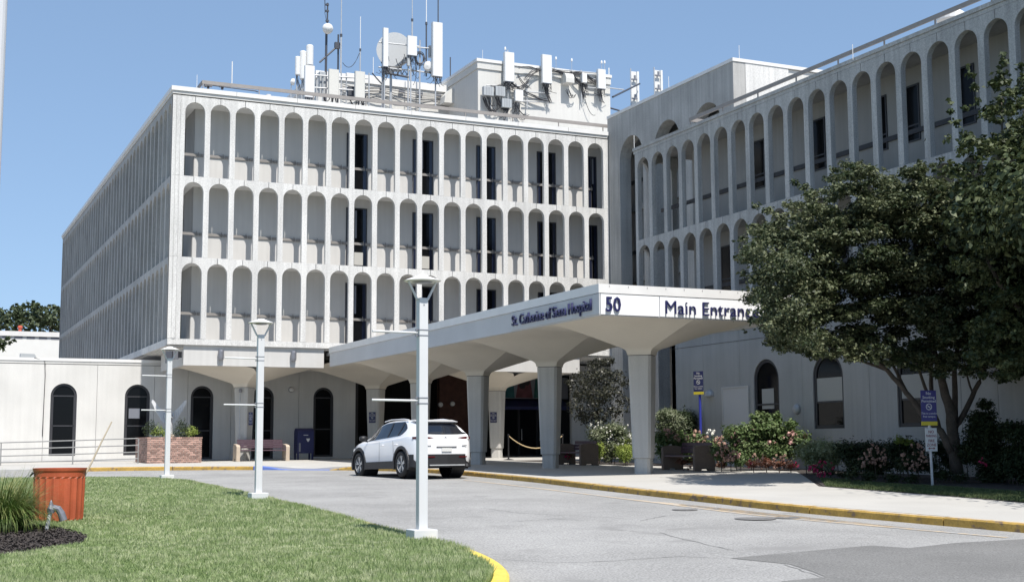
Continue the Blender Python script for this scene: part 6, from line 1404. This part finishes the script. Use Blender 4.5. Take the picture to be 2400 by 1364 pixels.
p = G(-8, 1246, .16); tg = thing('ornamental_grass', 'big arching clump of tall grass at the left picture edge by the orange bin', 'grass clump', p)
V, F = tuft(p.x+.02, p.y+.15, p.z-.02, 2800, .86, .009, .95); np_mesh('blades', V, F, 'sedge', tg)
p = G(-120, 1250, .16); tg = thing('ornamental_grass', 'second clump of tall grass just beyond the left picture edge', 'grass clump', p)
V, F = tuft(p.x, p.y+.1, p.z-.02, 900, .95, .010, .9); np_mesh('blades', V, F, 'sedge', tg)
# bark chips on the mulch
n = 5200; bb = np.array(mbp); X = rng.uniform(bb[:, 0].min(), bb[:, 0].max(), n*3); Y = rng.uniform(bb[:, 1].min(), bb[:, 1].max(), n*3); k = inpoly(X, Y, mbp); X, Y = X[k][:n], Y[k][:n]
Z = np.array([zr(a, b) for a, b in zip(X, Y)])+.175+rng.random(len(X))*.02; V, F = leaf_quads(np.stack([X, Y, Z], 1), .04, 1.2, None, .5); o = np_mesh('bark_chips', V, F, 'mulch'); tag(o, 'dark bark chips covering the mulch bed by the grass clump', 'mulch', kind='stuff')
# lawn blades
N = 900000; S = 6.5+30*rng.random(N)**1.6; U = np.where(rng.random(N) < .82, rng.uniform(-60, 1300, N), rng.uniform(-1500, -60, N))
dx = (U-1200)/FPX; cy_, sy_ = math.cos(YAW), math.sin(YAW)
X = S*sy_+S*dx*cy_*1.01; Y = S*cy_-S*dx*sy_*1.01
k = inpoly(X, Y, lawnpoly) & ~inpoly(X, Y, mbp) & (X < 6.1); X, Y, S = X[k], Y[k], S[k]
if len(X) > 330000: X, Y, S = X[:330000], Y[:330000], S[:330000]
s_ = .41794*X+.90846*Y; Z = np.interp(s_, TS, TZ)+.10+.05*np.clip((5.9-X)/1.5, 0, 1)*np.clip((35-Y)/2, 0, 1)*np.clip((Y-8)/3, 0, 1)
def blades(X, Y, Z, S, m, name, lab, h=.055):
    n = len(X); a = rng.random(n)*6.283; patch = .75+.5*np.sin(X*1.3+np.sin(Y*.9)*2)*np.sin(Y*.8+X*.4)*.5+.25*rng.random(n); H = h*patch*rng.uniform(.6, 1.2, n); w_ = .0022+S*.00033; lx, ly = rng.normal(0, .022, n), rng.normal(0, .022, n)
    b = np.stack([X, Y, Z-.01], 1); e = np.stack([np.cos(a)*w_, np.sin(a)*w_, np.zeros(n)], 1); tip = b+np.stack([lx, ly, H+.01], 1)
    V = np.stack([b-e, b+e, tip], 1).reshape(-1, 3); F = np.arange(3*n).reshape(-1, 3); tag(np_mesh(name, V, F, m), lab, 'grass', kind='stuff')
blades(X, Y, Z, S, 'blade', 'lawn_grass', 'short mown green grass covering the lawn')
# long fringe over the kerb
n = 26000; ii = rng.integers(0, len(lin)-1, n); ff = rng.random(n); A = np.array([(p.x, p.y) for p in lin]); Pq = A[ii]*(1-ff)[:, None]+A[ii+1]*ff[:, None]+rng.normal(0, .035, (n, 2)); k = (Pq[:, 1] > 13.6) & (Pq[:, 0] > -2); Pq = Pq[k]
s_ = .41794*Pq[:, 0]+.90846*Pq[:, 1]; blades(Pq[:, 0], Pq[:, 1], np.interp(s_, TS, TZ)+.085, s_, 'blade', 'lawn_edge_grass', 'longer grass hanging over the lawn kerb', .085)
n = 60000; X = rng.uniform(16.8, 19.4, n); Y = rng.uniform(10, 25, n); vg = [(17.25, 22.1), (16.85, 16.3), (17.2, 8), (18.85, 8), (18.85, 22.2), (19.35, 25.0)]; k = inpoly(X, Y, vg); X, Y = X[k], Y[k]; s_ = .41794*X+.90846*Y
blades(X, Y, np.interp(s_, TS, TZ)+KERB+.01, s_, 'blade_shade', 'verge_grass', 'dark shaded grass on the verge beneath the trees', .05)
for o in list(bpy.data.objects):
    if o.type == 'MESH' and o.name.startswith('wheel_well'): pass
bpy.context.view_layer.update()
